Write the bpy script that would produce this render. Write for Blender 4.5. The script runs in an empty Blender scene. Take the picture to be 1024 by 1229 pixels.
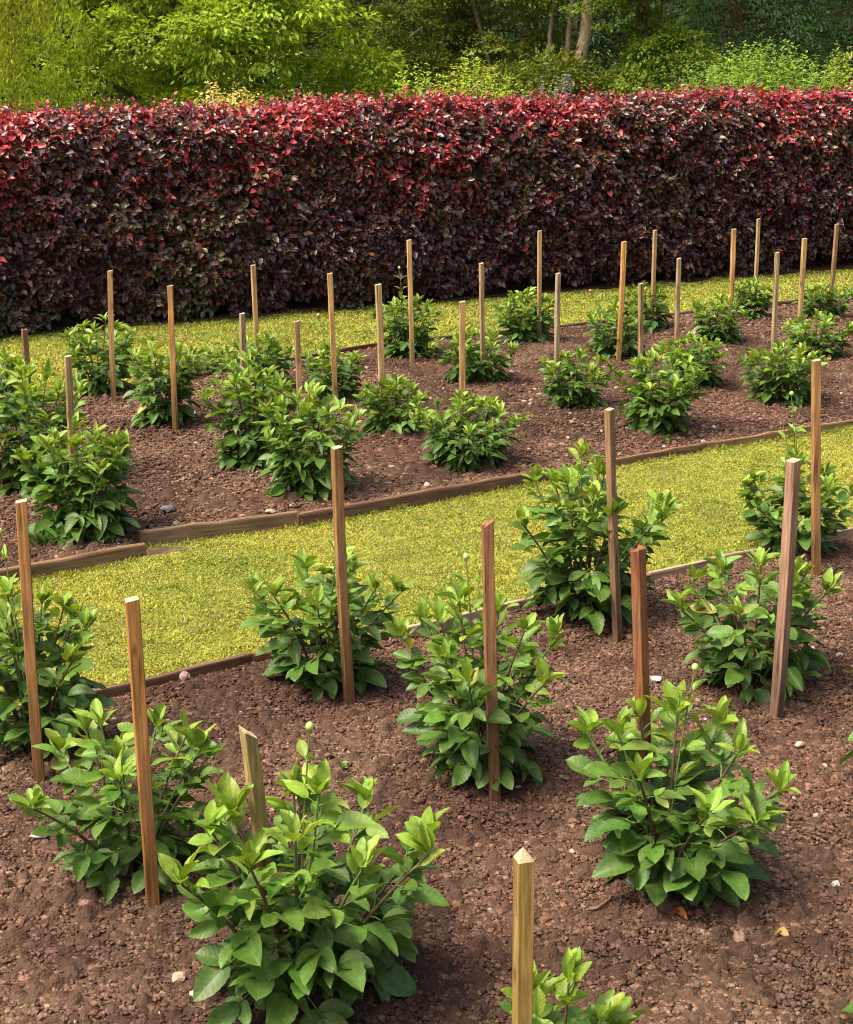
import bpy, math, random
import numpy as np
PI = math.pi
R = math.radians
SC = bpy.context.scene
COL = SC.collection

# ------------------------------------------------------------------ camera model (used only to survey ground points)
FPX, PITCH, CAMH = 1915.0, R(16.3), 3.1
def ray(px, py):
    dx = (px - 512) / FPX; dy = (py - 614.5) / FPX
    return (dx, math.cos(PITCH) - dy * math.sin(PITCH), -math.sin(PITCH) - dy * math.cos(PITCH))
def gnd(px, py, z=0.0):
    d = ray(px, py); t = (CAMH - z) / -d[2]
    return d[0] * t, d[1] * t
def at(px, py, Y):
    d = ray(px, py); t = Y / d[1]
    return d[0] * t, Y, CAMH + d[2] * t
# garden axes: u runs along the beds, v across them
BA = R(33.0); CU, SU = math.cos(BA), math.sin(BA)
def uv2xy(u, v): return u * CU - v * SU, u * SU + v * CU
def xy2uv(x, y): return x * CU + y * SU, -x * SU + y * CU

# ------------------------------------------------------------------ numpy helpers
def _hash(ix, iy, seed):
    h = (ix.astype(np.int64) * 374761393 + iy.astype(np.int64) * 668265263 + seed * 982451653) & 0x7fffffff
    h = ((h ^ (h >> 13)) * 1274126177) & 0x7fffffff
    h = ((h ^ (h >> 15)) * 2246822519) & 0x7fffffff
    return ((h ^ (h >> 14)) & 0xffff) / 65535.0
def vnoise(x, y, s, seed=0):
    x = np.asarray(x, float) * s; y = np.asarray(y, float) * s
    ix = np.floor(x); iy = np.floor(y); fx = x - ix; fy = y - iy
    fx = fx * fx * (3 - 2 * fx); fy = fy * fy * (3 - 2 * fy)
    a = _hash(ix, iy, seed); b = _hash(ix + 1, iy, seed); c = _hash(ix, iy + 1, seed); d = _hash(ix + 1, iy + 1, seed)
    return (a * (1 - fx) + b * fx) * (1 - fy) + (c * (1 - fx) + d * fx) * fy
def smooth(a, b, x):
    t = np.clip((np.asarray(x, float) - a) / (b - a), 0, 1); return t * t * (3 - 2 * t)
def nrm(v):
    v = np.asarray(v, float); return v / np.maximum(np.linalg.norm(v, axis=-1, keepdims=True), 1e-9)

class Batch:
    """collects polygons, then links them as ONE mesh object"""
    def __init__(s): s.V = []; s.F = []; s.C = []; s.UV = []; s.M = []; s.n = 0
    def add(s, V, F, col=(.5, .5, .5), uv=None, mat=0):
        V = np.asarray(V, float).reshape(-1, 3); F = np.asarray(F, int)
        col = np.asarray(col, float)
        if col.ndim == 1: col = np.tile(col, (len(V), 1))
        s.V.append(V); s.C.append(col); s.UV.append(np.zeros((len(V), 2)) if uv is None else uv)
        s.F.append(F + s.n); s.M.append(np.full(len(F), mat)); s.n += len(V)
    def leaves(s, tpl, P, D, N, L, W, col, mat=0):
        """instances of a leaf template: base P, direction D, face normal N, length L, width W"""
        P = np.asarray(P, float); k = len(P)
        if not k: return
        D = nrm(D); S = nrm(np.cross(D, N)); N2 = np.cross(S, D)
        L = np.broadcast_to(np.asarray(L, float), (k,))[:, None, None]; W = np.broadcast_to(np.asarray(W, float), (k,))[:, None, None]
        T, F, UV = tpl
        V = P[:, None, :] + T[None, :, 0:1] * W * S[:, None, :] + T[None, :, 1:2] * L * D[:, None, :] + T[None, :, 2:3] * L * N2[:, None, :]
        m = len(T)
        FF = (F[None] + (np.arange(k) * m)[:, None, None]).reshape(-1, F.shape[1])
        s.add(V.reshape(-1, 3), FF, np.repeat(np.asarray(col, float), m, 0), np.tile(UV, (k, 1)), mat)
    def tube(s, pts, rad, n=6, col=(.1, .1, .05), cap=True, mat=0):
        pts = np.asarray(pts, float); m = len(pts); rad = np.broadcast_to(np.asarray(rad, float), (m,))
        T = nrm(np.gradient(pts, axis=0)); ref = np.array([1., 0, 0]) if abs(T[0][0]) < .8 else np.array([0, 1., 0])
        A = nrm(np.cross(T, ref)); B = np.cross(T, A)
        an = np.arange(n) * 2 * PI / n
        V = pts[:, None] + rad[:, None, None] * (np.cos(an)[None, :, None] * A[:, None] + np.sin(an)[None, :, None] * B[:, None])
        i = np.arange(m - 1)[:, None] * n; j = np.arange(n)[None]; j2 = (j + 1) % n
        F = np.stack([i + j, i + j2, i + n + j2, i + n + j], -1).reshape(-1, 4)
        uv = np.stack([np.tile(np.arange(n) / n, m), np.repeat(np.linspace(0, 1, m), n)], -1)
        s.add(V.reshape(-1, 3), F, col, uv, mat)
        if cap:
            base = (m - 1) * n
            V2 = np.vstack([V[-1], pts[-1] + T[-1] * rad[-1] * .4]); s.add(V2, [[q, (q + 1) % n, n] for q in range(n)], col, None, mat)
    def build(s, name, mats, parent=None, smooth_=True, loc=None):
        me = bpy.data.meshes.new(name)
        V = np.vstack(s.V); me.vertices.add(len(V)); me.vertices.foreach_set('co', V.ravel().astype(np.float32))
        tot = np.concatenate([np.full(len(f), f.shape[1]) for f in s.F]); idx = np.concatenate([f.ravel() for f in s.F])
        me.loops.add(len(idx)); me.loops.foreach_set('vertex_index', idx.astype(np.int32))
        me.polygons.add(len(tot)); st = np.concatenate([[0], np.cumsum(tot)[:-1]])
        me.polygons.foreach_set('loop_start', st.astype(np.int32)); me.polygons.foreach_set('loop_total', tot.astype(np.int32))
        me.polygons.foreach_set('material_index', np.concatenate(s.M).astype(np.int32))
        me.polygons.foreach_set('use_smooth', np.full(len(tot), bool(smooth_)))
        at_ = me.attributes.new('col', 'FLOAT_COLOR', 'POINT'); C = np.vstack(s.C); C = np.hstack([C, np.ones((len(C), 1))])
        at_.data.foreach_set('color', C.ravel().astype(np.float32))
        uvl = me.uv_layers.new(name='UVMap'); uvl.data.foreach_set('uv', np.vstack(s.UV)[idx].ravel().astype(np.float32))
        for m in (mats if isinstance(mats, (list, tuple)) else [mats]): me.materials.append(m)
        me.update(calc_edges=True); me.validate()
        o = bpy.data.objects.new(name, me); COL.objects.link(o)
        if parent is not None: o.parent = parent
        if loc is not None: o.location = loc
        return o

def tag(o, label=None, cat=None, group=None, kind=None):
    if label: o['label'] = label
    if cat: o['category'] = cat
    if group: o['group'] = group
    if kind: o['kind'] = kind
    return o
def thing(name, loc, label, cat, group=None):
    o = bpy.data.objects.new(name, None); o.empty_display_size = .1; COL.objects.link(o); o.location = loc
    return tag(o, label, cat, group)

# ------------------------------------------------------------------ materials
def new_mat(name):
    m = bpy.data.materials.new(name); m.use_nodes = True; nt = m.node_tree; nt.nodes.clear()
    return m, nt, nt.nodes, nt.links
def N(nodes, t, **kw):
    n = nodes.new(t)
    for k, v in kw.items():
        if k in n.inputs: n.inputs[k].default_value = v
        else: setattr(n, k, v)
    return n
def math_node(nodes, links, op, a, b=None):
    n = nodes.new('ShaderNodeMath'); n.operation = op
    for i, x in enumerate((a, b)):
        if x is None: continue
        if hasattr(x, 'node'): links.new(x, n.inputs[i])
        else: n.inputs[i].default_value = x
    return n.outputs[0]
def mixc(nodes, links, f, a, b, blend='MIX'):
    n = nodes.new('ShaderNodeMix'); n.data_type = 'RGBA'; n.blend_type = blend
    for i, x in ((0, f), (6, a), (7, b)):
        if hasattr(x, 'node'): links.new(x, n.inputs[i])
        elif i == 0: n.inputs[0].default_value = x
        else: n.inputs[i].default_value = (*x, 1)
    return n.outputs[2]

def leaf_material(name, rough=.42, trans=.28, spec=.45, vein=0.0, vary=.25, tgain=1.5, scale=40):
    m, nt, nd, lk = new_mat(name)
    out = N(nd, 'ShaderNodeOutputMaterial'); p = N(nd, 'ShaderNodeBsdfPrincipled', Roughness=rough)
    p.inputs['Specular IOR Level'].default_value = spec
    a = N(nd, 'ShaderNodeAttribute', attribute_name='col'); col = a.outputs['Color']
    tc = N(nd, 'ShaderNodeTexCoord')
    nz = N(nd, 'ShaderNodeTexNoise', Scale=scale, Detail=3.0); lk.new(tc.outputs['Object'], nz.inputs['Vector'])
    mr = N(nd, 'ShaderNodeMapRange'); mr.inputs[1].default_value = .3; mr.inputs[2].default_value = .7
    mr.inputs[3].default_value = 1 - vary; mr.inputs[4].default_value = 1 + vary; lk.new(nz.outputs[0], mr.inputs[0])
    vm = N(nd, 'ShaderNodeVectorMath', operation='SCALE'); lk.new(col, vm.inputs[0]); lk.new(mr.outputs[0], vm.inputs['Scale'])
    col = vm.outputs[0]
    if vein:
        bz_ = N(nd, 'ShaderNodeTexNoise', Scale=26.0, Detail=2.0); lk.new(tc.outputs['Object'], bz_.inputs['Vector'])
        bl = N(nd, 'ShaderNodeMapRange'); bl.inputs[1].default_value = .70; bl.inputs[2].default_value = .74; bl.inputs[4].default_value = .75; lk.new(bz_.outputs[0], bl.inputs[0])
        col = mixc(nd, lk, bl.outputs[0], col, (.16, .11, .035))
        uvn = N(nd, 'ShaderNodeUVMap'); sp = N(nd, 'ShaderNodeSeparateXYZ'); lk.new(uvn.outputs[0], sp.inputs[0])
        au = math_node(nd, lk, 'ABSOLUTE', math_node(nd, lk, 'SUBTRACT', sp.outputs[0], .5))
        ph = math_node(nd, lk, 'SUBTRACT', math_node(nd, lk, 'MULTIPLY', sp.outputs[1], 7.0), math_node(nd, lk, 'MULTIPLY', au, 3.6))
        fr = math_node(nd, lk, 'FRACT', ph); tri = math_node(nd, lk, 'ABSOLUTE', math_node(nd, lk, 'SUBTRACT', fr, .5))
        mid = math_node(nd, lk, 'LESS_THAN', au, .022)
        ln = math_node(nd, lk, 'LESS_THAN', tri, .055)
        ve = math_node(nd, lk, 'MAXIMUM', mid, ln)
        col = mixc(nd, lk, math_node(nd, lk, 'MULTIPLY', ve, .13), col, (.20, .30, .08))
        hgt = math_node(nd, lk, 'POWER', math_node(nd, lk, 'MULTIPLY', tri, 2.0), .5)
        hg2 = math_node(nd, lk, 'MULTIPLY', hgt, math_node(nd, lk, 'MINIMUM', math_node(nd, lk, 'MULTIPLY', au, 12.0), 1.0))
        bp = N(nd, 'ShaderNodeBump', Strength=.22, Distance=.003); lk.new(hg2, bp.inputs['Height']); lk.new(bp.outputs[0], p.inputs['Normal'])
    lk.new(col, p.inputs['Base Color'])
    tr = N(nd, 'ShaderNodeBsdfTranslucent')
    tm = mixc(nd, lk, 1.0, col, (tgain * 1.15, tgain * 1.0, tgain * .45), 'MULTIPLY'); lk.new(tm, tr.inputs[0])
    mx = N(nd, 'ShaderNodeMixShader'); mx.inputs[0].default_value = trans
    lk.new(p.outputs[0], mx.inputs[1]); lk.new(tr.outputs[0], mx.inputs[2]); lk.new(mx.outputs[0], out.inputs[0])
    return m

def attr_material(name, rough=.8, bump=0., bscale=80, vary=.3, spec=.3):
    m, nt, nd, lk = new_mat(name)
    out = N(nd, 'ShaderNodeOutputMaterial'); p = N(nd, 'ShaderNodeBsdfPrincipled', Roughness=rough); p.inputs['Specular IOR Level'].default_value = spec
    a = N(nd, 'ShaderNodeAttribute', attribute_name='col'); tc = N(nd, 'ShaderNodeTexCoord')
    nz = N(nd, 'ShaderNodeTexNoise', Scale=bscale, Detail=5.0); lk.new(tc.outputs['Object'], nz.inputs['Vector'])
    mr = N(nd, 'ShaderNodeMapRange'); mr.inputs[1].default_value = .3; mr.inputs[2].default_value = .7
    mr.inputs[3].default_value = 1 - vary; mr.inputs[4].default_value = 1 + vary; lk.new(nz.outputs[0], mr.inputs[0])
    vm = N(nd, 'ShaderNodeVectorMath', operation='SCALE'); lk.new(a.outputs['Color'], vm.inputs[0]); lk.new(mr.outputs[0], vm.inputs['Scale'])
    lk.new(vm.outputs[0], p.inputs['Base Color'])
    if bump:
        bp = N(nd, 'ShaderNodeBump', Strength=bump, Distance=.01); lk.new(nz.outputs[0], bp.inputs['Height']); lk.new(bp.outputs[0], p.inputs['Normal'])
    lk.new(p.outputs[0], out.inputs[0]); return m

def wood_material(name, axis='Z', damp=False):
    m, nt, nd, lk = new_mat(name)
    out = N(nd, 'ShaderNodeOutputMaterial'); p = N(nd, 'ShaderNodeBsdfPrincipled', Roughness=.72); p.inputs['Specular IOR Level'].default_value = .25
    oi = N(nd, 'ShaderNodeObjectInfo'); tc = N(nd, 'ShaderNodeTexCoord')
    off = N(nd, 'ShaderNodeVectorMath', operation='SCALE'); off.inputs[0].default_value = (7.3, 3.1, 9.7); lk.new(oi.outputs['Random'], off.inputs['Scale'])
    ad = N(nd, 'ShaderNodeVectorMath', operation='ADD'); lk.new(tc.outputs['Object'], ad.inputs[0]); lk.new(off.outputs[0], ad.inputs[1])
    mp = N(nd, 'ShaderNodeMapping'); lk.new(ad.outputs[0], mp.inputs[0])
    mp.inputs['Scale'].default_value = {'Z': (90, 90, 3.2), 'X': (3.0, 90, 90)}[axis]
    g1 = N(nd, 'ShaderNodeTexNoise', Scale=1.0, Detail=4.0, Roughness=.6, Distortion=.4); lk.new(mp.outputs[0], g1.inputs['Vector'])
    mp2 = N(nd, 'ShaderNodeMapping'); lk.new(ad.outputs[0], mp2.inputs[0]); mp2.inputs['Scale'].default_value = {'Z': (14, 14, 5), 'X': (3, 14, 14)}[axis]
    g2 = N(nd, 'ShaderNodeTexNoise', Scale=1.0, Detail=4.0); lk.new(mp2.outputs[0], g2.inputs['Vector'])
    vo = N(nd, 'ShaderNodeTexVoronoi', Scale=1.0); mp3 = N(nd, 'ShaderNodeMapping'); lk.new(ad.outputs[0], mp3.inputs[0])
    mp3.inputs['Scale'].default_value = {'Z': (9, 9, 4.2), 'X': (2.6, 9, 9)}[axis]; lk.new(mp3.outputs[0], vo.inputs['Vector'])
    kn = N(nd, 'ShaderNodeMapRange'); kn.inputs[1].default_value = .05; kn.inputs[2].default_value = .14; kn.inputs[3].default_value = .45; kn.inputs[4].default_value = 1.0
    lk.new(vo.outputs['Distance'], kn.inputs[0])
    c = oi.outputs['Color']
    s1 = N(nd, 'ShaderNodeMapRange'); s1.inputs[1].default_value = .3; s1.inputs[2].default_value = .72; s1.inputs[3].default_value = .42; s1.inputs[4].default_value = 1.36; lk.new(g1.outputs[0], s1.inputs[0])
    s2 = N(nd, 'ShaderNodeMapRange'); s2.inputs[1].default_value = .3; s2.inputs[2].default_value = .7; s2.inputs[3].default_value = .72; s2.inputs[4].default_value = 1.2; lk.new(g2.outputs[0], s2.inputs[0])
    f = math_node(nd, lk, 'MULTIPLY', math_node(nd, lk, 'MULTIPLY', s1.outputs[0], s2.outputs[0]), kn.outputs[0])
    mp4 = N(nd, 'ShaderNodeMapping'); lk.new(ad.outputs[0], mp4.inputs[0]); mp4.inputs['Scale'].default_value = {'Z': (70, 70, 1.6), 'X': (1.5, 70, 70)}[axis]
    ck = N(nd, 'ShaderNodeTexNoise', Scale=1.0, Detail=2.0, Distortion=.3); lk.new(mp4.outputs[0], ck.inputs['Vector'])
    cm = N(nd, 'ShaderNodeMapRange'); cm.inputs[1].default_value = .64; cm.inputs[2].default_value = .68; cm.inputs[3].default_value = 1.0; cm.inputs[4].default_value = .38; lk.new(ck.outputs[0], cm.inputs[0])
    f = math_node(nd, lk, 'MULTIPLY', f, cm.outputs[0])
    if damp:   # the foot of a stake is stained by the wet soil, with a ragged upper limit
        sp = N(nd, 'ShaderNodeSeparateXYZ'); lk.new(tc.outputs['Object'], sp.inputs[0])
        zz = math_node(nd, lk, 'ADD', sp.outputs[2], math_node(nd, lk, 'MULTIPLY', g2.outputs[0], -.5))
        dm = N(nd, 'ShaderNodeMapRange'); dm.inputs[1].default_value = -.1; dm.inputs[2].default_value = .32; dm.inputs[3].default_value = .5; dm.inputs[4].default_value = 1.0; lk.new(zz, dm.inputs[0])
        f = math_node(nd, lk, 'MULTIPLY', f, dm.outputs[0])
    vm = N(nd, 'ShaderNodeVectorMath', operation='SCALE'); lk.new(c, vm.inputs[0]); lk.new(f, vm.inputs['Scale'])
    # green-grey algae film in patches
    al = N(nd, 'ShaderNodeMapRange'); al.inputs[1].default_value = .52; al.inputs[2].default_value = .75; al.inputs[3].default_value = 0; al.inputs[4].default_value = .35; lk.new(g2.outputs[0], al.inputs[0])
    cc = mixc(nd, lk, al.outputs[0], vm.outputs[0], (.13, .12, .07))
    lk.new(cc, p.inputs['Base Color'])
    bp = N(nd, 'ShaderNodeBump', Strength=.35, Distance=.003); lk.new(g1.outputs[0], bp.inputs['Height']); lk.new(bp.outputs[0], p.inputs['Normal'])
    lk.new(p.outputs[0], out.inputs[0]); return m

def soil_material(name):
    m, nt, nd, lk = new_mat(name)
    out = N(nd, 'ShaderNodeOutputMaterial'); p = N(nd, 'ShaderNodeBsdfPrincipled', Roughness=.95); p.inputs['Specular IOR Level'].default_value = .12
    tc = N(nd, 'ShaderNodeTexCoord'); v = tc.outputs['Object']
    big = N(nd, 'ShaderNodeTexNoise', Scale=1.3, Detail=5.0); lk.new(v, big.inputs['Vector'])
    mid = N(nd, 'ShaderNodeTexNoise', Scale=22.0, Detail=6.0, Roughness=.65); lk.new(v, mid.inputs['Vector'])
    fin = N(nd, 'ShaderNodeTexNoise', Scale=150.0, Detail=4.0, Roughness=.7); lk.new(v, fin.inputs['Vector'])
    vo = N(nd, 'ShaderNodeTexVoronoi', Scale=75.0); lk.new(v, vo.inputs['Vector'])
    r = N(nd, 'ShaderNodeValToRGB'); r.color_ramp.elements[0].position = .32; r.color_ramp.elements[0].color = (.064, .036, .024, 1)
    r.color_ramp.elements[1].position = .70; r.color_ramp.elements[1].color = (.185, .116, .077, 1); lk.new(mid.outputs[0], r.inputs[0])
    bgr = N(nd, 'ShaderNodeMapRange'); bgr.inputs[1].default_value = .38; bgr.inputs[2].default_value = .62; bgr.inputs[4].default_value = .75; lk.new(big.outputs[0], bgr.inputs[0])
    c = mixc(nd, lk, bgr.outputs[0], r.outputs[0], (.098, .050, .036))
    pal = math_node(nd, lk, 'GREATER_THAN', fin.outputs[0], .66)
    c = mixc(nd, lk, math_node(nd, lk, 'MULTIPLY', pal, .35), c, (.30, .20, .14))
    a = N(nd, 'ShaderNodeAttribute', attribute_name='col'); c = mixc(nd, lk, 1.0, c, a.outputs['Color'], 'MULTIPLY')
    lk.new(c, p.inputs['Base Color'])
    h = math_node(nd, lk, 'ADD', math_node(nd, lk, 'MULTIPLY', fin.outputs[0], .6), math_node(nd, lk, 'MULTIPLY', vo.outputs['Distance'], -.8))
    h = math_node(nd, lk, 'ADD', h, math_node(nd, lk, 'MULTIPLY', mid.outputs[0], 1.2))
    bp = N(nd, 'ShaderNodeBump', Strength=.9, Distance=.012); lk.new(h, bp.inputs['Height']); lk.new(bp.outputs[0], p.inputs['Normal'])
    lk.new(p.outputs[0], out.inputs[0]); return m

def turf_material(name):
    m, nt, nd, lk = new_mat(name)
    out = N(nd, 'ShaderNodeOutputMaterial'); p = N(nd, 'ShaderNodeBsdfPrincipled', Roughness=.9); p.inputs['Specular IOR Level'].default_value = .15
    tc = N(nd, 'ShaderNodeTexCoord'); v = tc.outputs['Object']
    a = N(nd, 'ShaderNodeTexNoise', Scale=2.2, Detail=4.0); lk.new(v, a.inputs['Vector'])
    b = N(nd, 'ShaderNodeTexNoise', Scale=60.0, Detail=5.0, Roughness=.7); lk.new(v, b.inputs['Vector'])
    c = mixc(nd, lk, a.outputs[0], (.20, .195, .032), (.165, .19, .03))
    c = mixc(nd, lk, math_node(nd, lk, 'MULTIPLY', math_node(nd, lk, 'GREATER_THAN', b.outputs[0], .57), .5), c, (.09, .085, .02))
    at_ = N(nd, 'ShaderNodeAttribute', attribute_name='col'); sp = N(nd, 'ShaderNodeSeparateColor'); lk.new(at_.outputs['Color'], sp.inputs[0])
    c = mixc(nd, lk, sp.outputs[0], c, (.11, .06, .05))
    lk.new(c, p.inputs['Base Color'])
    bp = N(nd, 'ShaderNodeBump', Strength=.8, Distance=.02); lk.new(b.outputs[0], bp.inputs['Height']); lk.new(bp.outputs[0], p.inputs['Normal'])
    lk.new(p.outputs[0], out.inputs[0]); return m

M = {}
M['dahlia'] = leaf_material('dahlia_leaf', rough=.47, trans=.27, spec=.38, vein=1.0, vary=.2)
M['beech'] = leaf_material('copper_beech_leaf', rough=.38, trans=.18, spec=.7, vary=.25, tgain=1.3)
M['tree'] = leaf_material('tree_leaf', rough=.6, trans=.3, spec=.15, vary=.2, scale=6)
M['grass'] = leaf_material('grass_leaf', rough=.6, trans=.25, spec=.2, vary=.15, scale=9)
M['stem'] = attr_material('plant_stem', rough=.55, vary=.25, bscale=60)
M['bark'] = attr_material('bark', rough=.9, bump=.8, bscale=14, vary=.4)
M['stake'] = wood_material('stake_wood', 'Z', True)
M['board'] = wood_material('board_wood', 'X')
M['endgrain'] = attr_material('end_grain', rough=.8, bump=.3, bscale=120, vary=.25)
M['soil'] = soil_material('soil')
M['turf'] = turf_material('turf')
M['stone'] = attr_material('stone', rough=.75, bump=.4, bscale=60, vary=.25)
M['bud'] = attr_material('flower_bud', rough=.5, vary=.2, bscale=60)

# ------------------------------------------------------------------ leaf templates
def leaf_tpl(ny, nx, curl=.2, fold=.15, tooth=0., wav=0., p=.75, twist=0., pw=.85):
    vs = np.linspace(0, 1, ny); us = np.linspace(-1, 1, nx); T = []; UV = []
    for i, v in enumerate(vs):
        w = math.sin(PI * min(1, max(0, v)) ** p) ** pw if 0 < v < 1 else .02
        if tooth and 0 < i < ny - 1: w *= 1 + (tooth if i % 2 else -tooth)
        for u in us:
            x = .5 * u * w; z = -curl * v ** 1.8 + fold * abs(x) * 1.6 + wav * math.sin(v * 9 + u * 2) * abs(u) + twist * x * v
            T.append((x, v + (0.03 if False else 0), z)); UV.append((.5 + .5 * u * w, v))
    i = np.arange(ny - 1)[:, None] * nx; j = np.arange(nx - 1)[None]
    F = np.stack([i + j, i + j + 1, i + nx + j + 1, i + nx + j], -1).reshape(-1, 4)
    return np.array(T), F, np.array(UV)
HI = [leaf_tpl(14, 5, c, f, .04, w, .86, t, .68) for c, f, w, t in ((.04, .15, .02, .2), (.14, .10, .03, -.2), (.24, .14, .02, .1), (.38, .2, .02, -.3), (.10, .28, .015, 0), (-.06, .18, .025, .15))]
LO = [leaf_tpl(6, 3, c, f, 0, 0, .82, t, .72) for c, f, t in ((.04, .2, .2), (.18, .15, -.2), (.34, .2, .1))]
BEECH = [leaf_tpl(4, 3, c, f, 0, 0, .8) for c, f in ((.1, .2), (.3, .15), (-.1, .25))]
def _diamond(z):
    return np.array([(0, 0, 0), (-.5, .45, z), (0, 1, -.15), (.5, .45, z)]), np.array([(0, 3, 2), (0, 2, 1)]), np.array([(.5, 0), (0, .45), (.5, 1), (1, .45)])
TINY = [_diamond(.12), _diamond(-.1)]
def scatter(b, tpls, P, D, Nn, L, W, C, rng):
    P, D, Nn, L, W, C = [np.asarray(q, float) for q in (P, D, Nn, L, W, C)]
    pick = rng.integers(0, len(tpls), len(P))
    for k, t in enumerate(tpls):
        s = pick == k; b.leaves(t, P[s], D[s], Nn[s], L[s], W[s], C[s])

# ------------------------------------------------------------------ world, sun, camera
w = bpy.data.worlds.new('World'); SC.world = w; w.use_nodes = True
nt = w.node_tree; nt.nodes.clear()
sun_dir = np.array([-.50, -.26, .95]); sun_dir /= np.linalg.norm(sun_dir)
elev = math.asin(sun_dir[2]); azim = math.atan2(sun_dir[0], sun_dir[1])
sky = nt.nodes.new('ShaderNodeTexSky'); sky.sky_type = 'NISHITA'; sky.sun_disc = False
sky.sun_elevation = elev; sky.sun_rotation = azim; sky.air_density = 0.8; sky.dust_density = 8.0; sky.ozone_density = 0.0
bg = nt.nodes.new('ShaderNodeBackground'); bg.inputs[1].default_value = .084
ou = nt.nodes.new('ShaderNodeOutputWorld'); nt.links.new(sky.outputs[0], bg.inputs[0]); nt.links.new(bg.outputs[0], ou.inputs[0])
sl = bpy.data.lights.new('sun', 'SUN'); sl.energy = 1.5; sl.angle = R(18); sl.color = (1.0, .90, .72)
so = bpy.data.objects.new('sun', sl); COL.objects.link(so)
from mathutils import Vector
so.rotation_euler = Vector(-sun_dir).to_track_quat('-Z', 'Y').to_euler(); so.location = (-8, -4, 12)
cd = bpy.data.cameras.new('camera'); cam = bpy.data.objects.new('camera', cd); COL.objects.link(cam)
cam.location = (0, 0, CAMH); cam.rotation_euler = (PI / 2 - PITCH, 0, 0); cd.lens = FPX / 1229 * 36; cd.sensor_width = 36; cd.sensor_fit = 'AUTO'
cd.clip_start = .05; cd.clip_end = 2000; SC.camera = cam
SC.view_settings.view_transform = 'Standard'; SC.view_settings.look = 'None'; SC.view_settings.gamma = 1; SC.view_settings.exposure = 1.97; SC.cycles.filter_width = 1.05; SC.cycles.denoising_prefilter = 'FAST'
SC.cycles.max_bounces = 6; SC.cycles.transparent_max_bounces = 4; SC.cycles.diffuse_bounces = 4

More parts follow.
